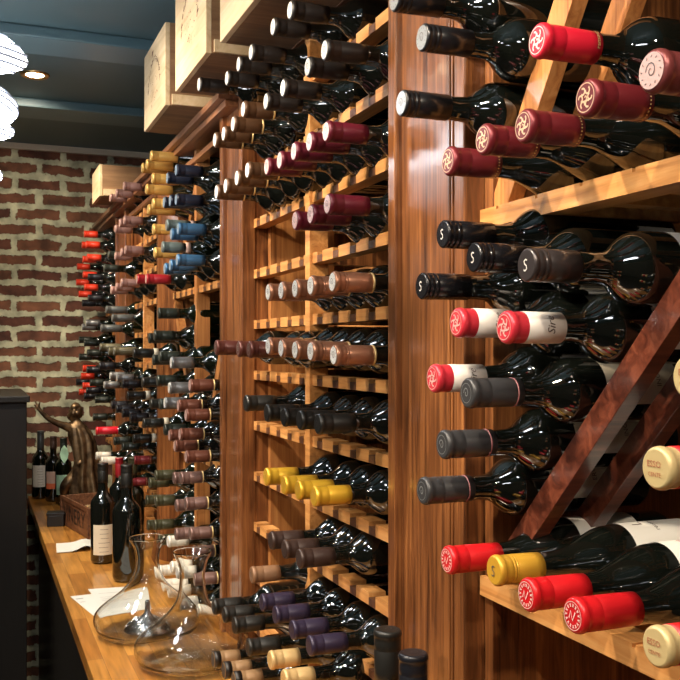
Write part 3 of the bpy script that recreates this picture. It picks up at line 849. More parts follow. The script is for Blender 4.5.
BOTTLES = [
 (1, 'the upper bin', 'black_screw', [(0.457, 0.990, 2.012), (0.470, 0.944, 1.953), (0.466, 0.990, 1.890)]),
 (1, 'upper shelf', 'claret', [(0.482, 0.905, 1.807), (0.482, 0.830, 1.815), (0.482, 0.755, 1.812), (0.482, 0.658, 1.814)]),
 (1, 'upper shelf', 'dusty_rose', [(0.460, 0.549, 1.804)]),
 (1, 'second layer above the upper shelf', 'scarlet_gold', [(0.480, 0.728, 1.884)]),
 (1, 'the central bin', 'black_screw2', [(0.480, 0.914, 1.728), (0.480, 0.846, 1.696), (0.480, 0.967, 1.674)]),
 (1, 'the central bin', 'pewter_screw', [(0.470, 0.731, 1.678)]),
 (1, 'the central bin', 'sire', [(0.478, 0.782, 1.622), (0.478, 0.879, 1.629), (0.478, 0.934, 1.568)]),
 (1, 'the central bin', 'charcoal_pink', [(0.478, 0.856, 1.555), (0.478, 0.911, 1.496), (0.478, 0.960, 1.438)]),
 (1, 'lower shelf', 'red_top', [(0.495, 0.932, 1.363)]),
 (1, 'lower shelf', 'yellow_screw', [(0.505, 0.847, 1.369)]),
 (1, 'lower shelf', 'red_top', [(0.492, 0.765, 1.365), (0.492, 0.690, 1.365)]),
 (1, 'lower shelf', 'cream_red', [(0.490, 0.581, 1.370)]),
 (1, 'the lower bin', 'cream_red', [(0.465, 0.551, 1.513), (0.465, 0.518, 1.581)]),
 (2, 'top row', 'black_white', [(0.490, 1.477, 2.168), (0.490, 1.572, 2.171), (0.490, 1.713, 2.168), (0.490, 1.803, 2.171), (0.490, 1.895, 2.168), (0.463, 2.037, 2.190)]),
 (2, 'second row', 'black_white', [(0.490, 1.312, 2.052), (0.490, 1.388, 2.048), (0.490, 1.515, 2.048), (0.490, 1.615, 2.050)]),
 (2, 'second row', 'brown_white', [(0.475, 1.714, 2.058), (0.475, 1.789, 2.047), (0.475, 1.864, 2.044), (0.475, 1.939, 2.047)]),
 (2, 'third row', 'burgundy', [(0.490, 1.306, 1.928), (0.490, 1.381, 1.928), (0.490, 1.457, 1.928), (0.490, 1.534, 1.928), (0.490, 1.610, 1.931)]),
 (2, 'third row', 'brown_white', [(0.475, 1.685, 1.937), (0.475, 1.760, 1.935), (0.475, 1.848, 1.934), (0.475, 1.925, 1.934)]),
 (2, 'fourth row', 'burgundy', [(0.490, 1.300, 1.818), (0.490, 1.375, 1.813), (0.490, 1.451, 1.813)]),
 (2, 'fifth row', 'copper', [(0.498, 1.300, 1.702), (0.490, 1.375, 1.701), (0.490, 1.451, 1.701), (0.490, 1.526, 1.702), (0.490, 1.602, 1.704)]),
 (2, 'sixth row', 'copper', [(0.500, 1.300, 1.592), (0.490, 1.375, 1.598), (0.490, 1.451, 1.600), (0.490, 1.526, 1.603), (0.490, 1.602, 1.607)]),
 (2, 'sixth row', 'maroon_screw', [(0.475, 1.677, 1.601), (0.475, 1.752, 1.602), (0.475, 1.933, 1.605)]),
 (2, 'seventh row', 'matt_black', [(0.490, 1.345, 1.486), (0.490, 1.431, 1.486), (0.490, 1.515, 1.485), (0.490, 1.615, 1.486), (0.490, 1.755, 1.496)]),
 (2, 'eighth row', 'gold', [(0.490, 1.363, 1.372), (0.490, 1.439, 1.371), (0.490, 1.514, 1.369), (0.490, 1.619, 1.370)]),
 (2, 'ninth row', 'umber', [(0.490, 1.434, 1.260), (0.490, 1.511, 1.260), (0.490, 1.590, 1.260)]),
 (2, 'ninth row', 'tan', [(0.490, 1.712, 1.171)]),
 (2, 'tenth row', 'violet', [(0.490, 1.384, 1.133), (0.490, 1.470, 1.134), (0.490, 1.564, 1.134), (0.490, 1.646, 1.135)]),
 (2, 'tenth row', 'matt_black', [(0.460, 1.632, 1.060), (0.460, 1.731, 1.073), (0.460, 1.807, 1.073), (0.460, 1.894, 1.067)]),
 (2, 'bottom row', 'pale_gold', [(0.470, 1.453, 1.060), (0.470, 1.528, 1.068)]),
 (2, 'bottom row', 'tan_black', [(0.455, 1.711, 0.975), (0.455, 1.786, 0.970), (0.455, 1.873, 0.964)]),
 (3, 'top row', 'navy', [(0.490, 2.424, 2.071), (0.490, 2.544, 2.071)]),
 (3, 'top row', 'champagne', [(0.485, 2.774, 2.176), (0.485, 2.849, 2.165), (0.485, 2.927, 2.168)]),
 (3, 'second row', 'navy', [(0.490, 2.424, 1.994), (0.490, 2.504, 2.003), (0.490, 2.591, 2.011)]),
 (3, 'second row', 'champagne', [(0.485, 2.749, 2.105), (0.485, 2.854, 2.090)]),
 (3, 'third row', 'blue', [(0.490, 2.398, 1.915), (0.490, 2.489, 1.911)]),
 (3, 'third row', 'slate_pink', [(0.490, 2.557, 1.944)]),
 (3, 'third row', 'champagne', [(0.485, 2.743, 2.030), (0.485, 2.818, 2.023)]),
 (3, 'fourth row', 'blue', [(0.490, 2.411, 1.835), (0.490, 2.505, 1.829), (0.490, 2.582, 1.826)]),
 (3, 'fourth row', 'slate_pink', [(0.490, 2.621, 1.890)]),
 (3, 'fourth row', 'champagne', [(0.485, 2.737, 1.954), (0.485, 2.713, 1.883)]),
 (3, 'fifth row', 'crimson', [(0.490, 2.883, 1.819), (0.478, 2.981, 1.825)]),
 (3, 'bin of black bottles', 'black_green', [(0.490, 2.681, 1.706), (0.490, 2.745, 1.642), (0.490, 2.837, 1.636), (0.490, 2.665, 1.581), (0.490, 2.769, 1.571)]),
 (3, 'bin of black bottles', 'black_band', [(0.466, 2.981, 1.590), (0.490, 2.957, 1.499), (0.490, 2.813, 1.438), (0.490, 2.938, 1.371)]),
 (3, 'bin of black bottles', 'black_green', [(0.490, 2.698, 1.512), (0.490, 2.656, 1.446), (0.490, 2.589, 1.378)]),
 (3, 'silver and brown bin', 'silver_screw', [(0.490, 2.490, 1.566), (0.490, 2.520, 1.497), (0.490, 2.581, 1.453)]),
 (3, 'silver and brown bin', 'brown_copper', [(0.504, 2.321, 1.511), (0.490, 2.397, 1.456), (0.494, 2.321, 1.436), (0.490, 2.514, 1.369), (0.490, 2.442, 1.347), (0.490, 2.376, 1.383), (0.494, 2.321, 1.331)]),
 (3, 'lower bin', 'mauve_brown', [(0.490, 2.461, 1.260), (0.490, 2.368, 1.272), (0.490, 2.429, 1.192), (0.492, 2.321, 1.213), (0.490, 2.434, 1.116), (0.504, 2.321, 1.137), (0.522, 2.369, 1.079), (0.517, 2.321, 1.020)]),
 (3, 'lower bin', 'olive', [(0.490, 2.830, 1.198), (0.490, 2.885, 1.137), (0.490, 2.863, 1.064), (0.490, 2.729, 1.233), (0.490, 2.728, 1.158), (0.490, 2.747, 1.085), (0.490, 2.650, 1.059)]),
 (3, 'lower bin', 'white_foil', [(0.490, 2.537, 1.077), (0.490, 2.493, 1.016), (0.490, 2.666, 0.968), (0.490, 2.594, 0.945), (0.490, 2.519, 0.945), (0.527, 2.321, 0.945), (0.490, 2.414, 1.019), (0.490, 2.397, 0.945)]),
 (4, 'top row', 'pink', [(0.490, 3.349, 2.181), (0.490, 3.537, 2.186), (0.490, 3.703, 2.193)]),
 (4, 'second row', 'pink', [(0.490, 3.337, 2.059), (0.490, 3.447, 2.063), (0.490, 3.564, 2.055)]),
 (4, 'third row', 'pink', [(0.490, 3.314, 1.951), (0.490, 3.410, 1.953), (0.490, 3.564, 1.953)]),
 (4, 'fourth row', 'pink', [(0.490, 3.410, 1.842), (0.490, 3.537, 1.835), (0.490, 3.675, 1.832)]),
 (4, 'third row', 'black_green', [(0.482, 3.821, 1.928), (0.490, 3.762, 1.976)]),
 (4, 'fifth row', 'grey_foil', [(0.490, 3.646, 1.723), (0.490, 3.821, 1.762), (0.470, 3.821, 1.687)]),
 (4, 'sixth row', 'camo', [(0.466, 3.821, 1.611), (0.490, 3.747, 1.594), (0.490, 3.591, 1.596)]),
 (4, 'seventh row', 'silver_screw', [(0.490, 3.511, 1.496), (0.490, 3.703, 1.499), (0.482, 3.821, 1.460)]),
 (4, 'seventh row', 'ink', [(0.490, 3.385, 1.478), (0.463, 3.821, 1.536)]),
 (4, 'eighth row', 'ink', [(0.503, 3.289, 1.365), (0.490, 3.385, 1.374), (0.490, 3.537, 1.380), (0.490, 3.675, 1.387)]),
 (4, 'eighth row', 'black_band', [(0.493, 3.289, 1.441), (0.514, 3.289, 1.290)]),
 (4, 'ninth row', 'red_wax', [(0.440, 3.730, 1.284)]),
 (4, 'ninth row', 'black_green', [(0.490, 3.385, 1.253), (0.490, 3.597, 1.255)]),
 (4, 'tenth row', 'white_foil', [(0.440, 3.570, 1.184), (0.440, 3.730, 1.186)]),
 (4, 'tenth row', 'black_green', [(0.490, 3.354, 1.176), (0.490, 3.460, 1.125), (0.493, 3.290, 1.062)]),
 (4, 'bottom row', 'claret', [(0.517, 3.289, 1.214), (0.503, 3.289, 1.138)]),
 (5, 'top rows', 'vermilion', [(0.460, 4.349, 2.126), (0.460, 4.269, 2.070), (0.460, 4.440, 2.086), (0.460, 4.226, 2.008), (0.460, 4.410, 2.017)]),
 (5, 'upper middle rows', 'vermilion', [(0.460, 4.659, 2.004), (0.460, 4.391, 1.944), (0.456, 4.661, 1.928), (0.460, 4.345, 1.884), (0.460, 4.589, 1.867)]),
 (5, 'dark middle rows', 'ink', [(0.460, 4.189, 1.827), (0.460, 4.433, 1.817), (0.460, 4.189, 1.919)]),
 (5, 'dark middle rows', 'silver_screw', [(0.460, 4.433, 1.706), (0.460, 4.267, 1.720)]),
 (5, 'dark middle rows', 'black_green', [(0.460, 4.567, 1.648), (0.460, 4.349, 1.632), (0.460, 4.567, 1.567), (0.460, 4.227, 1.587)]),
 (5, 'lower rows', 'vermilion', [(0.460, 4.411, 1.515), (0.460, 4.478, 1.478), (0.460, 4.412, 1.435), (0.460, 4.567, 1.400)]),
 (5, 'lower rows', 'ink', [(0.456, 4.661, 1.445), (0.460, 4.240, 1.513), (0.460, 4.255, 1.420), (0.460, 4.349, 1.391)]),
 (5, 'lower rows', 'black_green', [(0.468, 4.189, 1.457), (0.490, 4.189, 1.382), (0.481, 4.189, 1.306)]),
]
LBL = {
 'a': ('label', label_mesh('label_cream', 0.150, 0.240, lines=[('MEN', 0.017, 0.175, 62), ('ERZA', 0.012, 0.190, 60)], center=85)),
 'b': ('label', label_mesh('label_white', 0.158, 0.245, r=0.0382, lines=[('L', 0.02, 0.185, 75), ('reserva', 0.009, 0.20, 58)], center=85)),
 'c': ('label', label_mesh('label_white', 0.158, 0.245, r=0.0382, lines=[('reserva', 0.009, 0.185, 55), ('vino rosso', 0.006, 0.197, 55)], center=85, ink='label_red')),
 'k1': ('label', label_mesh('label_cream', 0.150, 0.248, lines=[('INGTON', 0.0088, 0.222, 8)], center=40, half=62)),
 'k2': ('label', label_mesh('label_cream', 0.150, 0.248, lines=[('ERVIN', 0.0088, 0.215, 10)], center=40, half=62)),
 'k3': ('label', label_mesh('label_white', 0.150, 0.240, lines=[('Reserva del', 0.006, 0.20, -5), ('rosso', 0.006, 0.21, 0)], center=40, half=75, ink='label_red')),
}
def extras(style, i, n, bay):
    if style == 'red_top': return [LBL['a' if i == 0 else 'c']]
    if style == 'yellow_screw': return [LBL['b']]
    if style == 'charcoal_pink': return [LBL['k2' if i == n - 1 else 'k1']]
    if style in ('sire', 'pewter_screw', 'cream_red'): return [LBL['k3']]
    return None
# ordinals counted from the end nearest the camera (right to left in the photo)
by_row = {}
for (bay, row, style, pts) in BOTTLES:
    for i, p in enumerate(pts):
        by_row.setdefault((bay, row, style), []).append(p)
for (bay, row, style), pts in by_row.items():
    words_ = ST[style][9]
    stacked = ('bin' in row or 'rows' in row)
    art = '' if row.startswith('the ') else 'the '
    pts = sorted(pts, key=(lambda p: -p[2]) if stacked else (lambda p: p[1]))
    n = len(pts)
    for i, p in enumerate(pts):
        if n == 1:
            w_ = 'bottle with %s, alone in %s%s, %s' % (words_, art, row, BAYW[bay])
        elif stacked:
            w_ = 'bottle with %s, %s highest in %s%s, %s' % (words_, ORD[i], art, row, BAYW[bay])
        else:
            w_ = 'bottle with %s, %s from right in %s%s, %s' % (words_, ORD[i], art, row, BAYW[bay])
        make_bottle(style, w_, '%s, %s' % (words_, BAYW[bay]), p, roll=(0 if bay == 1 else random.uniform(-0.5, 0.5)), extra=extras(style, i, n, bay))

# ------------------------------------------------------------------ standing bottles on the counter
UP = (0, PI / 2, 0)
CT = 0.9005
def tall_label(mat, x0, x1, ink='label_ink', lines=None, center=0, half=60, r=0.0372):
    return label_mesh(mat, x0, x1, r=r, half=half, center=center, ink=ink, lines=lines)
def rotz(a):     # upright bottle turned about its own axis; centre of label then faces the room
    return (0, PI / 2, a)
def standing(style, lab, x, y, h=0.30, spin=0.0, extra=None):
    sc = h / 0.30
    return make_bottle(style, lab, 'bottles standing on the counter', (x, y, CT + h), rot=(Matrix.Rotation(spin, 3, 'Z') @ Matrix.Rotation(PI / 2, 3, 'Y')).to_euler(), extra=extra, scale=sc)
def flat_lines(x0, x1, rows, mat='label_ink', center=0, half=35, r=0.0375, seed=1):
    return stripes_mesh(x0, x1, rows, r=r, half=half, center=center, mat=mat, seed=seed)
standing('matt_black', 'black bottle standing upright in front of the wide column, left of the pair', 0.498, 1.100, 0.338)
standing('ink', 'black bottle standing upright in front of the wide column, right of the pair', 0.492, 1.012, 0.335)
standing('matt_black', 'upright dark bottle with a cream label standing beside the small wooden crate', 0.393, 3.144, 0.327, 0,
         [('label', tall_label('label_cream', 0.182, 0.272, half=55)), ('label_print', flat_lines(0.195, 0.262, 6, seed=4, half=28))])
standing('matt_black', 'large plain black bottle standing upright behind the two decanters', 0.430, 2.872, 0.352)
standing('grey_foil', 'upright bottle with grey foil and white label, leftmost by the brick wall', 0.288, 4.600, 0.318, -0.1,
         [('label', tall_label('label_white', 0.150, 0.245, half=60)), ('label_print', flat_lines(0.165, 0.235, 7, seed=7, half=25))])
standing('umber', 'slim bottle with pink and orange label between the leftmost bottle and the statue', 0.338, 4.500, 0.300, 0,
         [('label', tall_label('label_pink', 0.160, 0.215, half=60)), ('lower_label', tall_label('orange_paper', 0.215, 0.240, half=60))])
lf = MB()
lf.add([(0.03, -0.0385, 0.0), (0.045, -0.040, 0.013), (0.070, -0.041, 0.019), (0.090, -0.041, 0.015), (0.112, -0.040, 0.0), (0.090, -0.041, -0.015), (0.070, -0.041, -0.019), (0.045, -0.040, -0.013),
        (0.03, -0.0370, 0.0), (0.045, -0.0385, 0.013), (0.070, -0.0395, 0.019), (0.090, -0.0395, 0.015), (0.112, -0.0385, 0.0), (0.090, -0.0395, -0.015), (0.070, -0.0395, -0.019), (0.045, -0.0385, -0.013)],
       [(0, 1, 2, 3, 4, 5, 6, 7), (15, 14, 13, 12, 11, 10, 9, 8)] + [(i, 8 + i, 8 + (i + 1) % 8, (i + 1) % 8) for i in range(8)])
standing('black_green', 'bottle with a pale green leaf-shaped neck tag, standing behind the bronze statue', 0.375, 4.400, 0.300, 0.0,
         [('leaf_tag', lf.mesh('leaf_tag', 'leaf_tag')), ('label', tall_label('leaf_tag', 0.165, 0.255, half=60))])
sb = standing('olive', 'upright bottle with cream shoulder band in front of the fourth rack bay', 0.515, 3.30, 0.325)
sb2 = standing('crimson', 'upright dark bottle with red cap in front of the far racks', 0.505, 3.56, 0.295)

# ------------------------------------------------------------------ small crate, box, papers
cr = thing('small_wooden_crate', 'small dark open wooden crate on the counter below the bronze statue', 'crate', (0.44, 3.74, CT), (0, 0, R(10)))
L_, W_, H_, th = 0.385, 0.17, 0.112, 0.010
for nm, bx in (('side_panel', (-W_ / 2, -W_ / 2 + th, -L_ / 2, L_ / 2, 0, H_)), ('side_panel', (W_ / 2 - th, W_ / 2, -L_ / 2, L_ / 2, 0, H_)),
               ('end_panel', (-W_ / 2 + th, W_ / 2 - th, -L_ / 2, -L_ / 2 + th, 0, H_)), ('end_panel', (-W_ / 2 + th, W_ / 2 - th, L_ / 2 - th, L_ / 2, 0, H_)),
               ('bottom_panel', (-W_ / 2 + th, W_ / 2 - th, -L_ / 2 + th, L_ / 2 - th, 0, 0.01))):
    build(MB().box(*bx), nm, 'old_crate', cr, bevel=0.001)
m = MB()
m.box(-W_ / 2 - 0.003, -W_ / 2, -L_ / 2, L_ / 2, H_ - 0.014, H_ + 0.003)
m.box(-W_ / 2 - 0.003, -W_ / 2, -L_ / 2, -L_ / 2 + 0.018, 0, H_ - 0.014)
m.box(-W_ / 2 - 0.003, -W_ / 2, L_ / 2 - 0.018, L_ / 2, 0, H_ - 0.014)
build(m, 'rim', 'old_crate', cr, bevel=0.001)
m = MB()
v, f = text2d('VINERY')
mxx = max(q[0] for q in v)
m.add([(-W_ / 2 - 0.0006, 0.15 - tx / mxx * 0.30, 0.028 + ty * 0.085) for tx, ty, _ in v], f)
build(m, 'lettering', 'black_box_paint', cr)
m = MB()
rg = random.Random(5)
for i in range(36):
    y = rg.uniform(-0.17, 0.17); x = rg.uniform(-0.06, 0.06); z = rg.uniform(0.03, 0.07); a = rg.uniform(0, PI)
    m.tube([(x - 0.012 * math.cos(a), y - 0.012 * math.sin(a), z), (x + 0.012 * math.cos(a), y + 0.012 * math.sin(a), z + rg.uniform(-0.01, 0.01))], 0.0095, 10)
m.box(-W_ / 2 + 0.012, W_ / 2 - 0.012, -L_ / 2 + 0.012, L_ / 2 - 0.012, 0.0105, 0.032)
tag(build(m, 'cork_pile', 'twine', loc=(0.44, 3.74, CT)), 'brown corks heaped inside the small wooden crate', 'corks')
bpy.data.objects['cork_pile'].rotation_euler = (0, 0, R(10))
bpy.data.objects['cork_pile']['kind'] = 'stuff'
bb = thing('small_black_box', 'small black box on the counter, left of the wooden crate', 'box', (0.300, 3.865, CT), (0, 0, R(-8)))
build(MB().box(-0.032, 0.032, -0.028, 0.028, 0, 0.044), 'box_body', 'black_box_paint', bb, bevel=0.003)
build(MB().box(-0.034, 0.034, -0.030, 0.030, 0.044, 0.055), 'lid', 'black_box_paint', bb, bevel=0.002)

def sheet(lab, quad, z, lines, grp='printed sheets on the counter'):
    c = Vector((sum(q[0] for q in quad) / 4, sum(q[1] for q in quad) / 4))
    t = thing('paper_sheet', lab, 'paper', (c.x, c.y, z), group=grp)
    A, B_, C_, D_ = [Vector((q[0] - c.x, q[1] - c.y)) for q in quad]
    def pt(u_, v_, zz):
        p = (A * (1 - u_) + B_ * u_) * (1 - v_) + (D_ * (1 - u_) + C_ * u_) * v_
        return (p.x, p.y, zz)
    m = MB(); n = 8
    vv = [pt(i / n, j / n, 0.0004 + 0.0025 * (max(0, (i / n - 0.75)) * 2) ** 2 + k * 0.0003) for k in (0, 1) for j in range(n + 1) for i in range(n + 1)]
    q = (n + 1) ** 2; ff = []
    for j in range(n):
        for i in range(n):
            a = j * (n + 1) + i
            ff += [(a, a + n + 1, a + n + 2, a + 1), (q + a, q + a + 1, q + a + n + 2, q + a + n + 1)]
    m.add(vv, ff, True)
    build(m, 'page', 'paper', t)
    p = MB()
    for (u0, u1, v0, hh) in lines:
        zz = 0.0012
        def lift(u_): return 0.0012 + 0.0025 * (max(0, (u_ - 0.75)) * 2) ** 2
        p.add([pt(u0, v0, lift(u0)), pt(u1, v0, lift(u1)), pt(u1, v0 + hh, lift(u1)), pt(u0, v0 + hh, lift(u0))], [(0, 1, 2, 3)])
    build(p, 'print', 'print_grey', t)
    return t
ln = [(0.12, 0.14 + 0.6, 0.80, 0.008), (0.1, 0.8, 0.66, 0.006), (0.1, 0.72, 0.6, 0.006), (0.1, 0.78, 0.54, 0.006), (0.1, 0.6, 0.42, 0.006), (0.1, 0.74, 0.36, 0.006), (0.1, 0.5, 0.30, 0.006), (0.1, 0.7, 0.14, 0.006)]
sheet('white printed sheet lying uppermost on the counter left of the decanters', [(0.322, 2.475), (0.440, 2.505), (0.475, 2.775), (0.307, 2.794)], CT + 0.0012, ln)
s2 = sheet('white sheet partly covered by another sheet, nearest the counter edge', [(0.297, 2.474), (0.400, 2.492), (0.370, 2.745), (0.251, 2.735)], CT, [(0.05, 0.22, 0.84, 0.03), (0.06, 0.18, 0.70, 0.015)])
# folded napkin
m = MB(); n = 10
vv = []
for k in range(2):
    for j in range(n + 1):
        for i in range(n + 1):
            u_, v_ = i / n, j / n
            x = 0.262 + 0.13 * u_ + 0.01 * v_; y = 3.335 + 0.16 * v_ - 0.01 * u_
            z = CT + 0.001 + 0.018 * math.exp(-((u_ - 0.75) / 0.22) ** 2) * (1 - 0.4 * v_) + 0.0015 * k
            vv.append((x - 0.33, y - 3.41, z - CT))
q = (n + 1) ** 2; ff = []
for j in range(n):
    for i in range(n):
        a = j * (n + 1) + i
        ff += [(a, a + n + 1, a + n + 2, a + 1), (q + a, q + a + 1, q + a + n + 2, q + a + n + 1)]
m.add(vv, ff, True)
tag(build(m, 'folded_paper', 'paper', loc=(0.33, 3.41, CT)), 'creased white folded paper on the counter in front of the small crate', 'paper')

# ------------------------------------------------------------------ decanters
def decanter(lab, x, y, R0, h, rim, punt):
    t = thing('glass_decanter', lab, 'decanter', (x, y, CT), group='clear glass decanters on the counter')
    out = []
    ctrl = [(0.0, R0 * 0.72), (0.010, R0 * 0.90), (0.028, R0 * 0.99), (0.045, R0), (0.060, R0 * 0.94), (0.078, R0 * 0.78), (0.100, R0 * 0.55), (0.125, R0 * 0.36), (0.150, R0 * 0.26), (h * 0.74, R0 * 0.22), (h * 0.82, R0 * 0.225), (h * 0.90, R0 * 0.26), (h * 0.96, rim * 0.9), (h, rim)]
    # smooth the control polygon
    def cr_(p0, p1, p2, p3, t_):
        return tuple(0.5 * ((2 * p1[k]) + (-p0[k] + p2[k]) * t_ + (2 * p0[k] - 5 * p1[k] + 4 * p2[k] - p3[k]) * t_ ** 2 + (-p0[k] + 3 * p1[k] - 3 * p2[k] + p3[k]) * t_ ** 3) for k in (0, 1))
    for i in range(len(ctrl) - 1):
        p = [ctrl[max(i - 1, 0)], ctrl[i], ctrl[i + 1], ctrl[min(i + 2, len(ctrl) - 1)]]
        for q_ in range(4):
            out.append(cr_(*p, q_ / 4))
    out.append(ctrl[-1])
    th = 0.0022
    inner = [(a + (th if a < 0.02 else 0), r - th) for a, r in out]
    prof = [(0.004, 0.0005)] + [(0.002, R0 * 0.3)] + out + [(h + 0.0012, rim - th / 2)] + inner[::-1] + [(0.0055, R0 * 0.3), (0.0065, 0.0005)]
    build(MB().lathe(prof, 72, axis='z', cap=False), 'vessel', 'clear_glass', t)
    if punt:
        pp = [(0.010, 0.058), (0.014, 0.057), (0.026, 0.046), (0.036, 0.029), (0.043, 0.014), (0.050, 0.008), (0.060, 0.0065), (0.078, 0.006), (0.081, 0.004), (0.081, 0.0005)]
        o = build(MB().lathe(pp, 40, axis='z', cap=False), 'aerator', 'steel', t)
        o['label'] = 'silver bell-shaped piece with a thin stem inside'
    return t
decanter('clear glass decanter with a silver bell-shaped piece inside, the farther of the two', 0.397, 2.315, 0.130, 0.236, 0.046, True)
decanter('clear empty wide-bottomed glass decanter, nearer of the two, at the rack column', 0.452, 2.055, 0.128, 0.250, 0.044, False)

# ------------------------------------------------------------------ bronze statue
def skin_mesh(name, pts, edges, rad, mat, parent, levels=2, root=0):
    me = bpy.data.meshes.new(name)
    me.from_pydata(pts, edges, [])
    o = bpy.data.objects.new(name, me)
    col.objects.link(o)
    md = o.modifiers.new('skin', 'SKIN')
    for i, sv in enumerate(me.skin_vertices[0].data):
        r = rad[i]
        sv.radius = (r, r) if not isinstance(r, tuple) else r
        sv.use_root = (i == root)
    md.use_smooth_shade = True
    o.modifiers.new('sub', 'SUBSURF').levels = levels
    o.modifiers['sub'].render_levels = levels
    dg = bpy.context.evaluated_depsgraph_get()
    m2 = bpy.data.meshes.new_from_object(o.evaluated_get(dg))
    bpy.data.objects.remove(o)
    m2.materials.clear(); m2.materials.append(MATS[mat])
    for p in m2.polygons: p.use_smooth = True
    return m2
st = thing('bronze_statue', 'bronze statue of a bearded man in a draped coat pointing up to the left', 'statue', (0.453, 4.19, CT), (0, 0, -math.atan(365 / 930)))
K = 0.0044
def s(u_, v_, y=0.0):    # local frame: x right, z up
    return ((u_ - 85) * K, y, (509 - v_) * K)
pts = [s(82, 470), s(79, 452), s(76, 437), s(75, 428), s(74, 421), s(72.5, 414), s(72.5, 408),
       s(70, 427, -0.02), s(59, 422, -0.045), s(51, 417, -0.06), s(45, 410, -0.07), s(42, 406, -0.073),
       s(84, 430, 0.01), s(91, 447, 0.0), s(83, 460, -0.05), s(79, 463, -0.055),
       s(74, 477, -0.03), s(66, 483, -0.05), s(66, 500, -0.03), s(61, 503, -0.045),
       s(90, 478, 0.02), s(93, 490, -0.01), s(101, 499, 0.0), s(105, 501, -0.01)]
edges = [(0, 1), (1, 2), (2, 3), (3, 4), (4, 5), (5, 6), (3, 7), (7, 8), (8, 9), (9, 10), (10, 11), (3, 12), (12, 13), (13, 14), (14, 15),
         (0, 16), (16, 17), (17, 18), (18, 19), (0, 20), (20, 21), (21, 22), (22, 23)]
rad = [0.034, 0.033, 0.038, 0.036, 0.016, 0.027, 0.024, 0.022, 0.014, 0.012, 0.009, 0.008, 0.024, 0.016, 0.012, 0.010,
       0.030, 0.027, 0.016, 0.012, 0.030, 0.024, 0.016, 0.012]
# fingers of the raised hand
hb = 11
fin = [((40.5, 401.5), (38.6, 399), -0.073, 0.0030), ((39.6, 404), (38.8, 403), -0.078, 0.0032), ((40, 406), (39.8, 405.6), -0.082, 0.0031), ((41, 407.5), (41.0, 407.2), -0.085, 0.0028), ((43.5, 402), (44.2, 399.8), -0.068, 0.0034)]
for (a, b_, yy, r_) in fin:
    i = len(pts)
    pts += [s(a[0], a[1], yy), s(b_[0], b_[1], yy)]
    edges += [(hb, i), (i, i + 1)]
    rad += [r_, r_ * 0.8]
# nose, brow, beard and ear vertices on the head
i = len(pts)
pts += [s(66.3, 414.5, -0.005), s(68.5, 420.5, -0.003), s(74, 412, -0.030), s(66.9, 410.3, -0.004)]
edges += [(5, i), (5, i + 1), (5, i + 2), (6, i + 3)]
rad += [0.005, 0.011, 0.005, 0.006]
link('figure', skin_mesh('figure', pts, edges, rad, 'bronze', st, 2, 0), st)
# hair cap and eyes
m = MB()
for (hu, hv, hy, r_) in [(74.5, 407, 0, 0.022), (76, 410, 0.003, 0.023), (77, 414, 0.004, 0.019), (74, 407, -0.008, 0.019), (76.5, 413, -0.008, 0.018)]:
    c = s(hu, hv, hy)
    m.lathe([(r_ * math.sin(q_ * PI / 8 - PI / 2), max(r_ * math.cos(q_ * PI / 8 - PI / 2), 0.0003)) for q_ in range(9)], 12, axis='z', center=c)
build(m, 'hair', 'bronze', st)
# coat: open folded cloth round back and shoulders
m = MB(); nu, nv = 40, 16
vv = []
prof = [(427, 77, 0.038, 0.045), (433, 79, 0.050, 0.052), (442, 81.5, 0.054, 0.056), (452, 83, 0.055, 0.058), (460, 84.5, 0.050, 0.060), (470, 84, 0.058, 0.062), (482, 85, 0.070, 0.068), (498, 86, 0.082, 0.074)]
for k in range(2):
    for j, (vv_, uu, rx, ry) in enumerate(prof):
        for i in range(nu + 1):
            a = -2.35 + 4.7 * i / nu
            fold = 1 + (0.06 + 0.018 * j) * math.sin(a * 9 + j * 0.5) + 0.02 * math.sin(a * 17 + j)
            r1 = fold - 0.05 * k
            c = s(uu, vv_)
            vv.append((c[0] + rx * math.cos(a) * r1, ry * math.sin(a) * r1, c[2]))
q = len(prof) * (nu + 1); ff = []
for j in range(len(prof) - 1):
    for i in range(nu):
        a = j * (nu + 1) + i
        ff += [(a, a + 1, a + nu + 2, a + nu + 1), (q + a, q + a + nu + 1, q + a + nu + 2, q + a + 1)]
for j in range(len(prof) - 1):
    for i in (0, nu):
        a = j * (nu + 1) + i
        ff.append((a, a + nu + 1, q + a + nu + 1, q + a))
m.add(vv, ff, True)
build(m, 'coat', 'bronze', st)
m = MB()
vv = []; nn = 22
for (zz, rr) in ((0, 0.098), (0.012, 0.102), (0.028, 0.088), (0.036, 0.070), (0.037, 0.002)):
    for i in range(nn):
        a = 2 * PI * i / nn
        q_ = rr * (1 + 0.06 * math.sin(3 * a + zz * 60) + 0.04 * math.sin(7 * a))
        vv.append((q_ * math.cos(a) + 0.01, q_ * 0.85 * math.sin(a), zz))
ff = [(k * nn + i, k * nn + (i + 1) % nn, (k + 1) * nn + (i + 1) % nn, (k + 1) * nn + i) for k in range(4) for i in range(nn)] + [tuple(range(nn))]
m.add(vv, ff, False)
build(m, 'base', 'bronze', st)

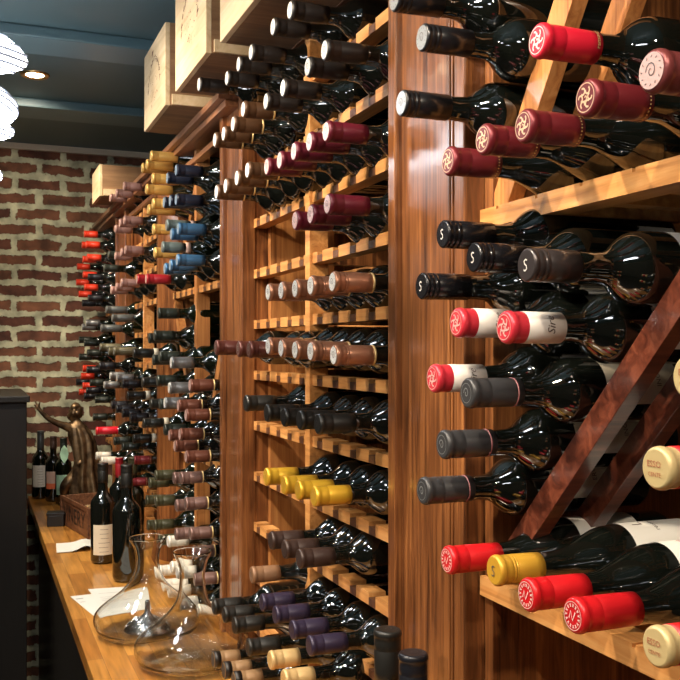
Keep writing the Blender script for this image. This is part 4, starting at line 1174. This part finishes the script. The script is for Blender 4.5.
# ------------------------------------------------------------------ pendants and downlights
def pendant(lab, y, z, r_, hh, tilt, x=0.0):
    t = thing('pendant_lamp', lab, 'pendant lamp', (x, y, z), group='ribbed white pendant lamps')
    prof = []
    n = 40
    for i in range(n + 1):
        u_ = i / n
        a = u_ * PI
        rr = r_ * (math.sin(a) ** 0.75) + 0.006
        zz = hh * (0.5 - u_) * 1.0
        rr *= 1 + 0.005 * (1 if (i // 2) % 2 else -1)
        prof.append((zz, rr))
    g = build(MB().lathe(prof, 56, axis='z', cap=False), 'glass_shade', 'pendant_glass', t)
    g.rotation_euler = (R(tilt), R(12), 0)
    rb = MB()
    for k in range(7):
        i = 5 + 5 * k
        zz, rr = prof[i]
        rb.lathe([(zz - 0.0026, rr + 0.0004), (zz - 0.0022, rr + 0.0022), (zz + 0.0022, rr + 0.0022), (zz + 0.0026, rr + 0.0004)], 48, axis='z', cap=False)
    o = build(rb, 'rib', 'pendant_rib', g)
    build(MB().lathe([(0.0, 0.022), (0.03, 0.020), (0.05, 0.008)], 24, axis='z', center=(0, 0, hh * 0.5 - 0.006)), 'socket', 'steel', t)
    build(MB().tube([(0, 0, hh * 0.5 + 0.03), (0, 0, CEIL - z - 0.02)], 0.0025), 'cord', 'cord_black', t)
    build(MB().lathe([(0, 0.05), (0.02, 0.045)], 32, axis='z', center=(0, 0, CEIL - z - 0.021)), 'canopy', 'steel', t)
    return t
pendant('glowing ribbed pendant lamp at the left edge, highest of the four', 1.815, 2.15, 0.086, 0.090, 14)
pendant('glowing ribbed pendant lamp at the left edge, second from the top', 2.17, 2.140, 0.084, 0.095, -8)
pendant('glowing ribbed pendant lamp at the left edge, third from the top', 2.44, 2.155, 0.086, 0.080, 10)
pendant('glowing ribbed pendant lamp low at the left edge before the brick wall', 3.06, 2.150, 0.074, 0.095, 6)
for k, y in enumerate((1.25, 0.70, 0.1)):
    pendant('glowing ribbed pendant lamp outside the picture, %s nearest the camera in the long row' % ['third', 'second', 'first'][k], y, 2.20, 0.085, 0.09, 5)
for k, (x, y) in enumerate(((-0.95, 1.5), (-0.95, 0.9), (-0.95, 0.3), (-0.95, -0.3))):  # unseen second row, added to put more glints on the glass
    pendant('added glowing ribbed pendant lamp outside the picture, %s in the row over the room' % ORD[k], y, 2.05, 0.085, 0.09, 5, x)
def downlight(lab, x, y):
    t = thing('ceiling_downlight', lab, 'downlight', (x, y, CEIL), group='recessed ceiling downlights')
    build(MB().lathe([(0.0, 0.030), (-0.006, 0.036), (-0.008, 0.046), (-0.002, 0.052), (0.0, 0.052)], 32, axis='z', cap=False), 'trim_ring', 'brass', t)
    build(MB().lathe([(-0.003, 0.031), (-0.0035, 0.0005)], 24, axis='z', cap=False), 'lens', 'lamp_glow', t)
    return t
downlight('lit round downlight recessed in the dark ceiling, left of the crates', 0.20, 3.51)
for k, (x, y, p) in enumerate(DOWNLIGHTS):
    downlight('round ceiling downlight outside the picture, %s from the camera' % ORD[k], x, y)
